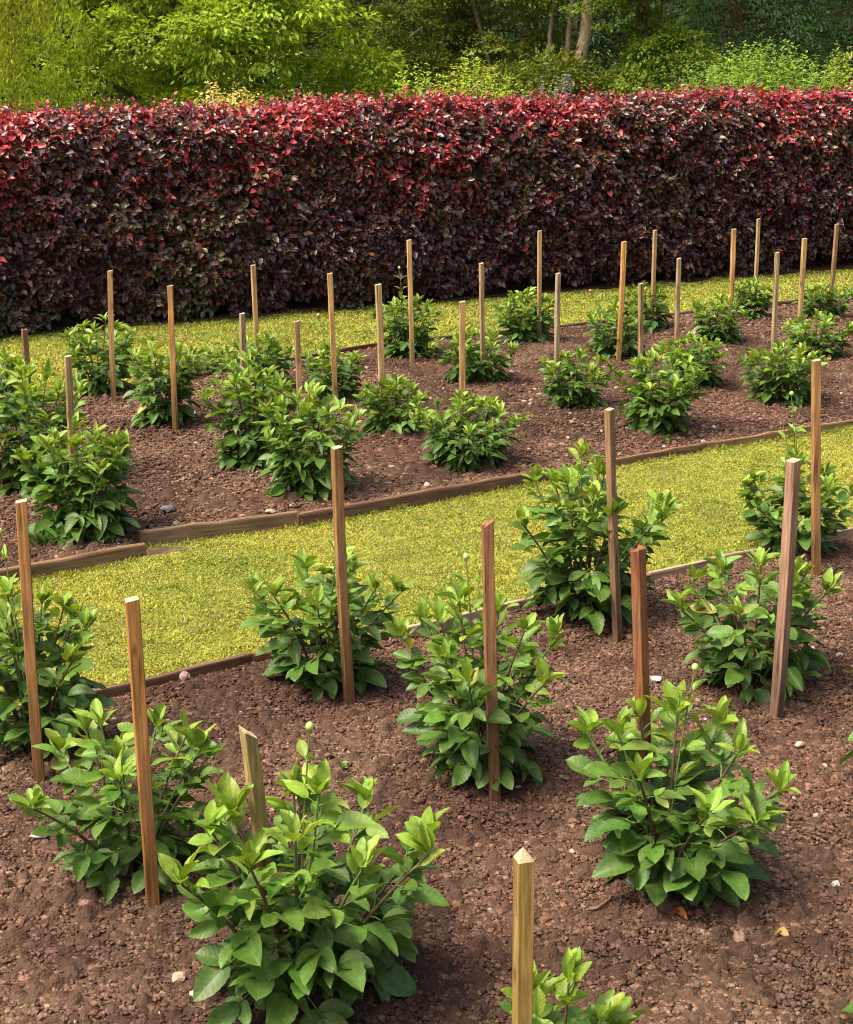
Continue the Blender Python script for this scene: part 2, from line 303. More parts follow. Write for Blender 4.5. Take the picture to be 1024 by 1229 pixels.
# ------------------------------------------------------------------ plants and stakes: surveyed positions
# plant: key, base px, x extent px, top px, stems, leaf length, detail, label, tall bud stems [(dx, dy, height)]
FB, BB = 'dahlia plants in the front bed', 'dahlia plants in the back bed'
PLANTS = [
 ('F1', (40, 905), (-45, 122), 700, 8, .135, 1, 'tall leafy green plant at the left edge behind the knotted orange stake', [(-.1, .1, .97)], FB),
 ('F2', (160, 1046), (30, 274), 855, 8, .135, 1, 'bushy bright green plant split by the straight orange stake with a clean square top', [], FB),
 ('F3', (360, 1212), (190, 530), 935, 11, .15, 1, 'largest plant, in front of the short greenish stake with a split pale top', [(.05, .05, .93)], FB),
 ('F4', (390, 826), (302, 480), 655, 10, .135, 1, 'dark green plant behind the tall brown stake, its leaves over the lawn edge', [], FB),
 ('F5', (572, 934), (450, 688), 705, 10, .14, 1, 'open leafy plant around the dark brown stake with a chipped top, middle of front bed', [(-.05, .1, .93)], FB),
 ('F6', (698, 742), (612, 796), 538, 11, .145, 1, 'tall dark plant with large drooping leaves around the greyish stake beside the lawn', [], FB),
 ('F7', (797, 1058), (668, 930), 845, 9, .15, 1, 'bright green plant standing in front of the dark reddish stake, bare stems at its foot', [(.1, .12, .8)], FB),
 ('F8', (902, 824), (800, 1015), 660, 10, .14, 1, 'wide plant crossed by the weathered pinkish grey stake that leans right', [], FB),
 ('F9', (955, 662), (885, 1022), 548, 11, .13, 1, 'plant with one tall budded shoot beside the honey brown stake near the right edge', [(-.08, .05, .99), (-.06, .0, .86), (-.12, .05, .80)], FB),
 ('F10', (665, 1400), (570, 750), 1160, 6, .13, 1, 'young plant at the bottom edge showing only two leafy tips beside the pointed stake', [], FB),
 ('FR1', (1103, 960), (1018, 1178), 770, 8, .14, 1, 'plant mostly past the right edge, a few leaves reaching in below the leaning stake', [], FB),
 ('FR2', (1126, 1270), (1029, 1221), 1075, 7, .14, 1, 'plant mostly past the lower right corner with one pale leaf reaching in', [], FB),
 ('B0', (-12, 512), (-70, 32), 415, 10, .115, 0, 'plant cut by the left edge, pale leaves level with the short grey brown stake top', [], BB),
 ('B1', (42, 592), (-28, 118), 428, 11, .12, 0, 'dense plant around the leaning dark stake nearest the left edge of back bed', [], BB),
 ('B2', (102, 650), (26, 178), 503, 11, .125, 0, 'nearest back bed plant, just behind the low left edging board', [], BB),
 ('B3', (122, 477), (74, 178), 377, 10, .105, 0, 'upright pale plant at the tall stake by the far lawn, left end of back bed', [], BB),
 ('B4', (196, 517), (148, 242), 403, 9, .105, 0, 'open plant with bare stems at the tall orange stake standing clear of the soil', [], BB),
 ('B24', (243, 456), (206, 284), 418, 6, .10, 0, 'low leafy plant between the tall orange stake and the short grey stake', [], BB),
 ('B5', (318, 473), (268, 352), 400, 8, .10, 0, 'small plant half hidden behind others at the tall tan stake', [], BB),
 ('B6', (303, 566), (250, 358), 430, 11, .115, 0, 'dense plant at the short grey stake, left of the bare stemmed plant', [], BB),
 ('B7', (372, 596), (306, 432), 462, 11, .115, 0, 'plant with bare purple stems below, at the short brown stake near the edging boards', [], BB),
 ('B8', (400, 487), (356, 442), 415, 10, .10, 0, 'rounded plant with one thin bud stalk at the knotted tan stake', [(-.12, .05, .72)], BB),
 ('B9', (475, 527), (430, 516), 453, 11, .10, 0, 'compact plant in front of the pale yellow stake, middle of back bed', [], BB),
 ('B10', (487, 434), (444, 526), 352, 11, .10, 0, 'plant with a tall budding shoot at the tallest pale stake by the far edging', [(-.06, -.05, .88)], BB),
 ('B11', (575, 464), (513, 616), 396, 12, .10, 0, 'spreading plant at the grey tan stake behind the dense round bush', [], BB),
 ('B12', (562, 563), (494, 626), 473, 14, .105, 0, 'dense round bush in front of the short brown stake close to the edging board', [], BB),
 ('B13', (634, 417), (596, 668), 346, 13, .105, 0, 'rounded large leaved plant at the tall stake against the far lawn strip', [], BB),
 ('B14', (688, 494), (642, 734), 420, 11, .10, 0, 'rounded plant in front of the pale grey stake, right of middle in back bed', [], BB),
 ('B15', (738, 433), (700, 776), 362, 9, .10, 0, 'plant with a faded orange bud on a curved stalk at the leaning golden stake', [(-.27, 0, .62)], BB),
 ('B16', (775, 401), (738, 802), 340, 9, .10, 0, 'plant on the far edging behind the leaning golden stake', [], BB),
 ('B17', (786, 524), (736, 842), 418, 14, .105, 0, 'large dense plant in front of the short knotted brown stake', [], BB),
 ('B18', (830, 473), (786, 872), 402, 12, .10, 0, 'low rounded plant in front of the slim brown stake', [], BB),
 ('B19', (860, 416), (826, 896), 355, 11, .10, 0, 'plant with big drooping lower leaves at the tall bright orange stake', [], BB),
 ('B20', (900, 388), (878, 926), 335, 9, .095, 0, 'narrow plant at the tall slim stake right of the bright orange stake', [], BB),
 ('B21', (937, 491), (884, 988), 410, 14, .105, 0, 'big rounded plant in front of the greenish grey stake near the right edge', [], BB),
 ('B22', (978, 437), (935, 1022), 376, 11, .10, 0, 'plant in front of the pale tan stake at the right end of back bed', [], BB),
 ('B23', (982, 387), (952, 1024), 340, 9, .10, 0, 'plant on the far edging at the dark brown stake leaning right', [], BB),
]
# stake: base px, top px, base z offset, width, colour, yaw, top style, label
TAN, OR, BR, GY = (.42, .25, .10), (.33, .155, .055), (.22, .105, .045), (.27, .19, .11)
STAKES = [
 ((48, 945), (25, 602), .046, (.34, .165, .055), 12, 'flat', 'orange brown square stake with a dark knot below its top, leftmost in front bed'),
 ((184, 1088), (159, 717), .048, (.36, .165, .05), 18, 'flat', 'straight orange stake with a clean square top in the lower left'),
 ((336, 1182), (297, 872), .046, (.25, .175, .065), 35, 'split', 'short greenish stake with a split pale top leaning behind the largest plant'),
 ((420, 850), (404, 537), .044, (.25, .125, .05), 25, 'flat', 'tall brown stake standing left of centre against the lawn'),
 ((594, 967), (585, 627), .045, (.24, .115, .05), 8, 'chip', 'dark brown stake with a chipped top in the middle of the front bed'),
 ((742, 768), (732, 492), .040, (.23, .135, .07), 40, 'flat', 'greyish brown stake inside the tall dark plant by the lawn'),
 ((777, 1034), (766, 657), .043, (.20, .075, .032), 42, 'rough', 'dark reddish stake with a rough broken top behind the bright green plant'),
 ((932, 858), (952, 552), .050, (.30, .175, .115), 38, 'flat', 'weathered pinkish grey stake leaning right through the wide plant'),
 ((980, 692), (981, 433), .045, (.32, .165, .06), 10, 'flat', 'honey brown upright stake near the right edge beside the lawn'),
 ((620, 1455), (629, 1018), .045, (.27, .165, .05), 15, 'point', 'yellowish stake with a pointed top at the bottom edge'),
 ((43, 572), (29, 395), .040, (.17, .10, .05), 30, 'rough', 'dark weathered stake leaning left at the left edge of the back bed'),
 ((92, 640), (82, 427), .040, (.27, .175, .09), 25, 'flat', 'short grey brown stake inside the nearest back bed plant'),
 ((137, 488), (132, 325), .046, (.40, .235, .095), 10, 'flat', 'tall tan stake at the upright pale plant, left end of back bed'),
 ((211, 525), (204, 343), .046, (.42, .215, .07), 8, 'flat', 'tall orange stake standing clear of the soil in the left half of back bed'),
 ((311, 464), (304, 318), .042, (.42, .25, .10), 20, 'flat', 'tall tan stake behind the short grey one, its foot hidden by leaves'),
 ((296, 545), (291, 376), .038, (.25, .165, .095), 30, 'flat', 'short grey stake left of the tall tan one'),
 ((363, 574), (356, 386), .038, (.30, .175, .085), 15, 'flat', 'short brown stake at the plant with bare purple stems'),
 ((403, 497), (396, 328), .042, (.44, .27, .10), 12, 'flat', 'tan stake with two dark knots in the left half of back bed'),
 ((460, 521), (454, 341), .046, (.44, .29, .125), 18, 'flat', 'pale yellow square stake left of the tallest pale stake'),
 ((495, 441), (491, 288), .042, (.50, .32, .12), 12, 'flat', 'tallest pale stake at the budding plant in front of the hedge'),
 ((580, 467), (578, 316), .038, (.32, .215, .11), 25, 'flat', 'grey tan stake behind the dense round bush'),
 ((555, 557), (555, 362), .040, (.36, .205, .09), 12, 'flat', 'short brown stake rising from the dense round bush'),
 ((647, 420), (648, 277), .038, (.38, .235, .10), 20, 'flat', 'tall stake at the rounded large leaved plant by the far lawn'),
 ((669, 494), (670, 328), .036, (.34, .25, .15), 28, 'flat', 'pale grey stake right of middle in back bed'),
 ((742, 440), (749, 290), .044, (.46, .25, .075), 10, 'flat', 'golden stake leaning right with dark knots, middle right of back bed'),
 ((782, 402), (786, 276), .038, (.38, .24, .11), 20, 'flat', 'tall slim tan stake on the far edging right of the golden stake'),
 ((768, 515), (769, 340), .034, (.30, .19, .10), 30, 'flat', 'short knotted brown stake in the large dense plant'),
 ((811, 468), (815, 310), .034, (.34, .22, .12), 20, 'flat', 'slim brown stake above the low rounded plant'),
 ((876, 412), (881, 275), .044, (.44, .235, .085), 10, 'flat', 'tall bright orange stake at the plant with big drooping leaves'),
 ((904, 385), (911, 263), .036, (.36, .24, .11), 22, 'flat', 'tall slim stake set farthest back, right of the bright orange one'),
 ((926, 472), (933, 303), .036, (.31, .23, .12), 25, 'flat', 'greenish grey stake rising behind the big rounded plant'),
 ((957, 432), (965, 286), .042, (.42, .265, .11), 14, 'flat', 'pale tan stake near the right end of back bed'),
 ((995, 387), (1005, 269), .040, (.27, .155, .075), 20, 'flat', 'dark brown stake leaning right at the right edge before the hedge'),
]
centres = np.array([gnd(*p[1]) for p in PLANTS])

# ------------------------------------------------------------------ ground, beds, lawn
def edge(pts):
    q = np.array([xy2uv(*gnd(*p)) for p in pts]); return lambda u: np.interp(u, q[:, 0], q[:, 1])
EDGE1 = edge([(-60, 712), (168, 669), (169, 655), (357, 631), (655, 577), (846, 541), (1060, 506)])
EDGE2 = edge([(20, 862), (302, 795), (466, 768), (622, 729), (778, 696), (1060, 634)])
EDGEF = edge([(70, 487), (262, 452), (455, 419), (690, 395), (850, 378), (1060, 355)])
def soil_z(x, y):
    x = np.asarray(x, float); y = np.asarray(y, float); u, v = xy2uv(x, y)
    z = np.where(v > 8, .035, -.005) + .05 * (vnoise(x, y, 1.1, 5) - .5) + .035 * (vnoise(x, y, 3.2, 6) - .5)
    for cx, cy in centres:
        r2 = (x - cx) ** 2 + (y - cy) ** 2
        z = z + .045 * np.exp(-r2 / .09)
    for e, h in ((EDGE2, .0), (EDGE1, .03), (EDGEF, .02)):
        k = np.exp(-((v - e(u)) / .13) ** 2); z = z * (1 - .8 * k) + k * h * .8
    return z
def edge_damp(u, v):
    d = np.minimum(np.minimum(abs(v - EDGE2(u)), abs(v - EDGE1(u))), abs(v - EDGEF(u))); return .3 + .7 * smooth(.03, .16, d)
def in_view(x, y, m=.5):
    dep = math.cos(PITCH) * y + math.sin(PITCH) * CAMH; px = x / dep * FPX; py = (math.cos(PITCH) * -CAMH + math.sin(PITCH) * y) / dep * FPX
    return (abs(px) < 512 + m * FPX / dep) & (abs(py) < 614 + m * FPX / dep)
def bed(name, u0, u1, lo, hi_, step, clods, seed):
    rng = np.random.default_rng(seed)
    us = np.linspace(u0, u1, int((u1 - u0) / step) + 1); vl, vh = lo(us), hi_(us); v0, v1 = vl.min(), vh.max()
    nu = len(us); nv = int((v1 - v0) / step) + 1; ss = np.linspace(0, 1, nv)
    U = np.repeat(us[:, None], nv, 1); Vv = vl[:, None] + (vh - vl)[:, None] * ss
    X, Y = uv2xy(U, Vv); Z0 = soil_z(X, Y)
    Z = .012 * (vnoise(X, Y, 9, 1) - .5) + .010 * (vnoise(X, Y, 33, 2) - .5) + .006 * (vnoise(X, Y, 70, 3) - .5)
    for _ in range(clods):       # crumbs pressed into the surface
        r = step * rng.uniform(1.1, 1.7) + rng.exponential(.005); cu = rng.uniform(u0, u1); cv = rng.uniform(v0, v1)
        i0 = max(0, int((cu - r - u0) / step)); i1 = min(nu, int((cu + r - u0) / step) + 2); j0 = max(0, int((cv - r - v0) / step)); j1 = min(nv, int((cv + r - v0) / step) + 2)
        d = ((U[i0:i1, j0:j1] - cu) ** 2 + (Vv[i0:i1, j0:j1] - cv) ** 2) / (r * r)
        Z[i0:i1, j0:j1] += np.sqrt(np.clip(1 - d, 0, 1)) * r * rng.uniform(.35, .75)
    Z = Z0 + Z * edge_damp(U, Vv)
    b = Batch(); i = np.arange(nu - 1)[:, None] * nv; j = np.arange(nv - 1)[None]
    F = np.stack([i + j, i + nv + j, i + nv + j + 1, i + j + 1], -1).reshape(-1, 4)
    b.add(np.stack([X, Y, Z], -1).reshape(-1, 3), F, np.stack([.70 - .26 * smooth(.42, .62, vnoise(X, Y, 1.4, 93) * .6 + vnoise(X, Y, 4, 94) * .4)] * 3, -1).reshape(-1, 3))  # surface tinted darker than the loose clods, painting shade into the gaps
    return tag(b.build(name, M['soil']), kind='structure')
bed('front_soil', -.6, 10.2, lambda u: u * 0 + 2.3, lambda u: EDGE2(u) - .004, .0125, 26000, 11)
bed('back_soil', 2.0, 17.6, lambda u: EDGE1(u) + .004, lambda u: EDGEF(u) - .004, .024, 12000, 12)

def ico(sub):
    import bmesh
    bm = bmesh.new(); bmesh.ops.create_icosphere(bm, subdivisions=sub, radius=1.0)
    V = np.array([v.co[:] for v in bm.verts]); F = np.array([[v.index for v in f.verts] for f in bm.faces]); bm.free(); return V, F
ICO1, ICO2 = ico(1), ico(2)
def lumps(b, rng, P, rad, base, cols, jag=.28, flat=.75):
    V, F = base; k = len(P); m = len(V)
    J = 1 + jag * rng.uniform(-1, 1, (k, m, 1))
    S = rng.uniform(.7, 1.25, (k, 1, 3)) * np.array([1, 1, flat])
    a = rng.uniform(0, 2 * PI, k); ca, sa = np.cos(a)[:, None], np.sin(a)[:, None]
    W = V[None] * J * S * rad[:, None, None]
    Wx = W[..., 0] * ca - W[..., 1] * sa; Wy = W[..., 0] * sa + W[..., 1] * ca
    W = np.stack([Wx, Wy, W[..., 2]], -1) + P[:, None]
    b.add(W.reshape(-1, 3), (F[None] + (np.arange(k) * m)[:, None, None]).reshape(-1, 3), np.repeat(cols, m, 0))
def clods(u0, u1, lo, hi_, n, rmin, rexp, seed, base, pale=False, rmax=.03):
    rng = np.random.default_rng(seed); u = rng.uniform(u0, u1, n); t = rng.random(n); v = lo(u) + (hi_(u) - lo(u)) * t; x, y = uv2xy(u, v)
    ok = in_view(x, y) & (pale | (vnoise(x, y, 5, 91) * .6 + vnoise(x, y, 1.7, 92) * .6 > rng.uniform(-.6, .62, n))); u, v, x, y = u[ok], v[ok], x[ok], y[ok]; n = len(x)
    ed = np.minimum(np.minimum(abs(v - EDGE2(u)), abs(v - EDGE1(u))), abs(v - EDGEF(u)))
    r = np.minimum(rmin * rng.uniform(.7, 1.3, n) + rng.exponential(rexp, n), rmax); r = np.minimum(r, np.maximum(.006, ed * .45)); z = soil_z(x, y) + r * .3 + .004
    if pale:
        t = rng.uniform(0, 1, (n, 1)); c = np.array([[.22, .16, .12]]) * (1 - t) + np.array([[.38, .31, .25]]) * t; c = c * rng.uniform(.55, 1.05, (n, 1))
    else: c = rng.lognormal(0.0, .30, (n, 1)) * (1.1 - .35 * smooth(.42, .62, vnoise(x, y, 1.4, 93) * .6 + vnoise(x, y, 4, 94) * .4))[:, None] * (1 + rng.normal(0, .05, (n, 3)))
    b = Batch(); lumps(b, rng, np.stack([x, y, z], -1), r, base, c)
    return b
FL, FH, BL, BH = (lambda u: u * 0 + 2.4), (lambda u: EDGE2(u) - .035), (lambda u: EDGE1(u) + .035), (lambda u: EDGEF(u) - .035)
tag(clods(-.4, 9.5, FL, FH, 380000, .0048, .0026, 21, ICO1, False, .024).build('soil_clods', M['soil'], smooth_=False), kind='stuff', label='crumbly brown soil clods over the front bed')
tag(clods(2.2, 17.4, BL, BH, 210000, .0066, .0038, 22, ICO1).build('soil_clods', M['soil'], smooth_=False), kind='stuff', label='crumbly brown soil clods over the back bed')
tag(clods(-.2, 9.3, FL, FH, 1000, .004, .0035, 23, ICO2, True, .018).build('pebbles', M['stone']), kind='stuff', label='small pale pebbles lying on the front bed')
tag(clods(3, 17, BL, BH, 1100, .006, .006, 24, ICO2, True, .026).build('pebbles', M['stone']), kind='stuff', label='small pale pebbles lying on the back bed')

BARE = gnd(192, 662)
def sheet(name, u0, u1, lo, hi_, step, z0, amp, mat):
    us = np.linspace(u0, u1, int((u1 - u0) / step) + 1); vl, vh = lo(us), hi_(us); nu = len(us); nv = int((vh - vl).max() / step) + 1
    U = np.repeat(us[:, None], nv, 1); Vv = vl[:, None] + (vh - vl)[:, None] * np.linspace(0, 1, nv); X, Y = uv2xy(U, Vv)
    Z = z0 + amp * (vnoise(X, Y, 2.5, 7) - .5) + amp * .7 * (vnoise(X, Y, 9, 8) - .5)
    c = np.exp(-(((X - BARE[0]) * CU + (Y - BARE[1]) * SU) / .28) ** 2 - ((-(X - BARE[0]) * SU + (Y - BARE[1]) * CU) / .09) ** 2)
    c = smooth(.25, .7, c * (.5 + vnoise(X, Y, 16, 44)))
    C = np.stack([c, c * 0, c * 0], -1).reshape(-1, 3)
    b = Batch(); i = np.arange(nu - 1)[:, None] * nv; j = np.arange(nv - 1)[None]
    b.add(np.stack([X, Y, Z], -1).reshape(-1, 3), np.stack([i + j, i + nv + j, i + nv + j + 1, i + j + 1], -1).reshape(-1, 4), C)
    return tag(b.build(name, mat), kind='structure')
sheet('lawn_path', -1, 14, lambda u: EDGE2(u) + .004, lambda u: EDGE1(u) - .004, .05, -.004, .02, M['turf'])
sheet('lawn', 0, 26, lambda u: EDGEF(u) + .004, lambda u: u * 0 + 19.5, .12, -.004, .03, M['turf'])
gb = Batch(); gb.add([(-900, -300, -.09), (900, -300, -.09), (900, 1500, -.09), (-900, 1500, -.09)], [[0, 1, 2, 3]], (0, 0, 0))
tag(gb.build('ground', M['turf']), kind='structure')


def turf(name, u0, u1, lo, hi_, n, lmin, lmax, wmul, seed, label):
    rng = np.random.default_rng(seed); u = rng.uniform(u0, u1, n); v = lo(u) + (hi_(u) - lo(u)) * rng.random(n)
    x, y = uv2xy(u, v)
    bx = ((x - BARE[0]) * CU + (y - BARE[1]) * SU) / .28; by = (-(x - BARE[0]) * SU + (y - BARE[1]) * CU) / .09
    keep = (bx * bx + by * by > rng.uniform(.5, 1.4, n)) & in_view(x, y); x, y, u, v = x[keep], y[keep], u[keep], v[keep]; n = len(x)
    z = -.004 + .02 * (vnoise(x, y, 2.5, 7) - .5) + .014 * (vnoise(x, y, 9, 8) - .5)
    a = rng.uniform(0, 2 * PI, n); el = rng.uniform(.1, 1.25, n)
    D = np.stack([np.cos(a) * np.cos(el), np.sin(a) * np.cos(el), np.sin(el)], -1)
    Nn = np.stack([-np.cos(a) * np.sin(el), -np.sin(a) * np.sin(el), np.cos(el)], -1) + rng.normal(0, .3, (n, 3))
    L = rng.uniform(lmin, lmax, n) * (.7 + .6 * vnoise(x, y, 6, 31)); W = L * rng.uniform(.3, .6, n) * wmul
    t = np.clip(.6 * vnoise(x, y, 1.6, 33) + .5 * vnoise(x, y, 7, 34) + rng.normal(0, .2, n) - .05, 0, 1)[:, None]
    C = (1 - t) * np.array([[.175, .235, .034]]) + t * np.array([[.36, .355, .058]])
    pk = vnoise(x, y, 4, 35) + rng.normal(0, .25, n); br = rng.random(n) < .05 + .25 * (pk > .85); C[br] = np.array([.24, .155, .085]); pl = rng.random(n) < .05; C[pl] = np.array([.33, .33, .14])
    C *= rng.uniform(.78, 1.2, (n, 1))
    b = Batch(); scatter(b, TINY, np.stack([x, y, z], -1), D, Nn, L, W, C, rng)
    return tag(b.build(name, M['grass'], smooth_=False), kind='stuff', label=label, cat='grass')
turf('grass', 1.2, 11.5, lambda u: EDGE2(u) + .03, lambda u: EDGE1(u) - .035, 420000, .011, .025, 1.0, 41, 'short mossy yellow green grass on the path between the beds')
turf('grass', 1.2, 11.5, lambda u: EDGE2(u) + .025, lambda u: EDGE2(u) + .06, 5200, .03, .065, .3, 43, 'longer grass left along the boards of the front bed')
turf('grass', 1.6, 11.5, lambda u: EDGE1(u) - .065, lambda u: EDGE1(u) - .025, 4600, .025, .055, .3, 44, 'longer grass left along the boards of the back bed')
turf('grass', 4.0, 20, lambda u: EDGEF(u) + .05, lambda u: u * 0 + 17.6, 230000, .022, .045, 1.0, 42, 'short yellow green grass strip in front of the hedge')

# ------------------------------------------------------------------ edging boards
def board(p0, p1, z0, z1, th, col, label, group, seed):
    rng = np.random.default_rng(seed); (x0, y0), (x1, y1) = p0, p1
    L = math.hypot(x1 - x0, y1 - y0); n = max(3, int(L / .16)); b = Batch()
    prof = [(-.5, -1), (-.5, -.06), (-.42, 0), (.42, 0), (.5, -.06), (.5, -1)]
    V = []
    for i in range(n + 1):
        s = L * i / n; wob = .010 * (rng.random() - .5); zt = z1 + .012 * (rng.random() - .5)
        for q, h in prof: V.append((s, q * th + wob, zt + h * (zt - z0) if h > -1 else z0))
    m = len(prof); F = [[i * m + k, (i + 1) * m + k, (i + 1) * m + k + 1, i * m + k + 1] for i in range(n) for k in range(m - 1)]
    b.add(V, F, col); b.add(V[:m], [list(range(m))], col); b.add(V[-m:], [list(range(m))[::-1]], col)
    o = b.build('edging_board', M['board'], smooth_=False); o.location = (x0, y0, 0); o.rotation_euler = (0, 0, math.atan2(y1 - y0, x1 - x0)); o.color = (*col, 1)
    return tag(o, label, 'board', group)
G1, G2, G3 = 'boards along the front of the back bed', 'boards along the back of the front bed', 'boards along the far side of the back bed'
def bp_(px0, px1): return gnd(*px0), gnd(*px1)
BW, BD = (.17, .10, .05), (.13, .07, .04)
board(*bp_((-60, 712), (174, 668)), -.08, .090, .045, BW, 'weathered edging board lying lower than the rest, left end of back bed', G1, 1)
board(*bp_((168, 655), (357, 631)), -.06, .102, .045, (.17, .11, .06), 'wide edging board set back above a bare soil patch', G1, 2)
board(*bp_((356, 632), (655, 577)), -.08, .090, .045, BD, 'long dark edging board in the middle of the lawn path side', G1, 3)
board(*bp_((653, 577), (846, 541)), -.08, .065, .032, BW, 'edging board behind the tall dark plant with greyish stake', G1, 4)
board(*bp_((847, 541), (1060, 506)), -.08, .065, .032, (.23, .135, .065), 'edging board running out at the right edge behind the honey brown stake', G1, 5)
board(*bp_((20, 862), (302, 795)), -.08, .05, .03, BD, 'dark edging board half buried in soil left of the dark green plant', G2, 6)
board(*bp_((303, 795), (466, 768)), -.08, .045, .03, BD, 'edging board hidden behind the dark green plant and tall brown stake', G2, 7)
board(*bp_((467, 769), (622, 729)), -.08, .05, .03, (.34, .25, .18), 'pale edging board behind the chipped dark brown stake', G2, 8)
board(*bp_((623, 729), (778, 696)), -.08, .045, .03, (.30, .21, .14), 'edging board behind the tall dark plant, soil heaped against it', G2, 9)
board(*bp_((779, 696), (1060, 634)), -.08, .05, .03, (.32, .22, .14), 'pale edging board behind the wide plant at the right', G2, 10)
board(*bp_((70, 487), (262, 452)), -.06, .07, .035, BD, 'far edging board behind the left end plants of back bed', G3, 11)
board(*bp_((263, 452), (455, 419)), -.06, .07, .035, BD, 'far edging board behind the knotted tan stake', G3, 12)
board(*bp_((456, 419), (690, 395)), -.06, .07, .035, BD, 'far edging board behind the tallest pale stake and round plants', G3, 13)
board(*bp_((691, 395), (850, 378)), -.06, .07, .035, BD, 'far edging board behind the golden leaning stake', G3, 14)
board(*bp_((851, 378), (1060, 355)), -.06, .07, .035, BD, 'far edging board at the right end before the hedge', G3, 15)

# ------------------------------------------------------------------ stakes
def stake(base, top, wd, col, yaw, style, label, group, seed):
    rng = np.random.default_rng(seed + 500); bx, by = gnd(*base); bz = float(soil_z(bx, by)); tx, ty, tz = at(*top, by)
    H = tz - bz; lx = tx - bx; ly = rng.normal(0, .015)
    n = 9; c = .12; a = R(yaw); ca, sa = math.cos(a), math.sin(a); h = wd / 2
    oct_ = [(1 - c, -1), (1, -1 + c), (1, 1 - c), (1 - c, 1), (-1 + c, 1), (-1, 1 - c), (-1, -1 + c), (-1 + c, -1)]
    zs = list(np.linspace(-.12, H, n)); bow = rng.normal(0, .004, 2)
    b = Batch(); V = []
    for i, z in enumerate(zs):
        f = max(0, z) / H; ox = lx * f + bow[0] * math.sin(f * PI); oy = ly * f + bow[1] * math.sin(f * PI)
        for q, (p, r_) in enumerate(oct_):
            x = p * h * (1 + .03 * rng.normal()); y = r_ * h * (1 + .03 * rng.normal()); zz = z
            if i == n - 1:
                if style == 'rough': zz += rng.uniform(-.02, .008)
                elif style == 'split': zz += -.03 * (p > 0) + rng.uniform(-.004, .004) - .012 * (r_ < 0)
                elif style == 'chip': zz += .012 * (p > 0) - .012 * (p < 0) + rng.uniform(-.006, .006)
                elif style == 'point': zz -= .03
                else: zz += .004 * p
            V.append((ox + x * ca - y * sa, oy + x * sa + y * ca, zz))
    F = [[i * 8 + k, i * 8 + (k + 1) % 8, (i + 1) * 8 + (k + 1) % 8, (i + 1) * 8 + k] for i in range(n - 1) for k in range(8)]
    b.add(V, F, col)
    T = np.array(V[-8:]); cen = T.mean(0) + (0, 0, .034 if style == 'point' else (.004 if style == 'split' else 0)) + (rng.normal(0, .003), 0, 0)
    ec = np.array([.34, .265, .165]) if style in ('flat', 'point', 'split') else np.array(col) * .8
    if style == 'flat' and rng.random() < .5: ec = ec * .8
    b.add(np.vstack([T, cen]), [[k, (k + 1) % 8, 8] for k in range(8)], ec, None, 1)
    o = b.build('wooden_stake', [M['stake'], M['endgrain']], smooth_=False); o.location = (bx, by, bz); o.color = (*col, 1)
    return tag(o, label, 'stake', group)
for i, (bp, tp, wd, col, yaw, st, lab) in enumerate(STAKES):
    stake(bp, tp, wd, col, yaw, st, lab, 'wooden stakes in the front bed' if i < 10 else 'wooden stakes in the back bed', i)

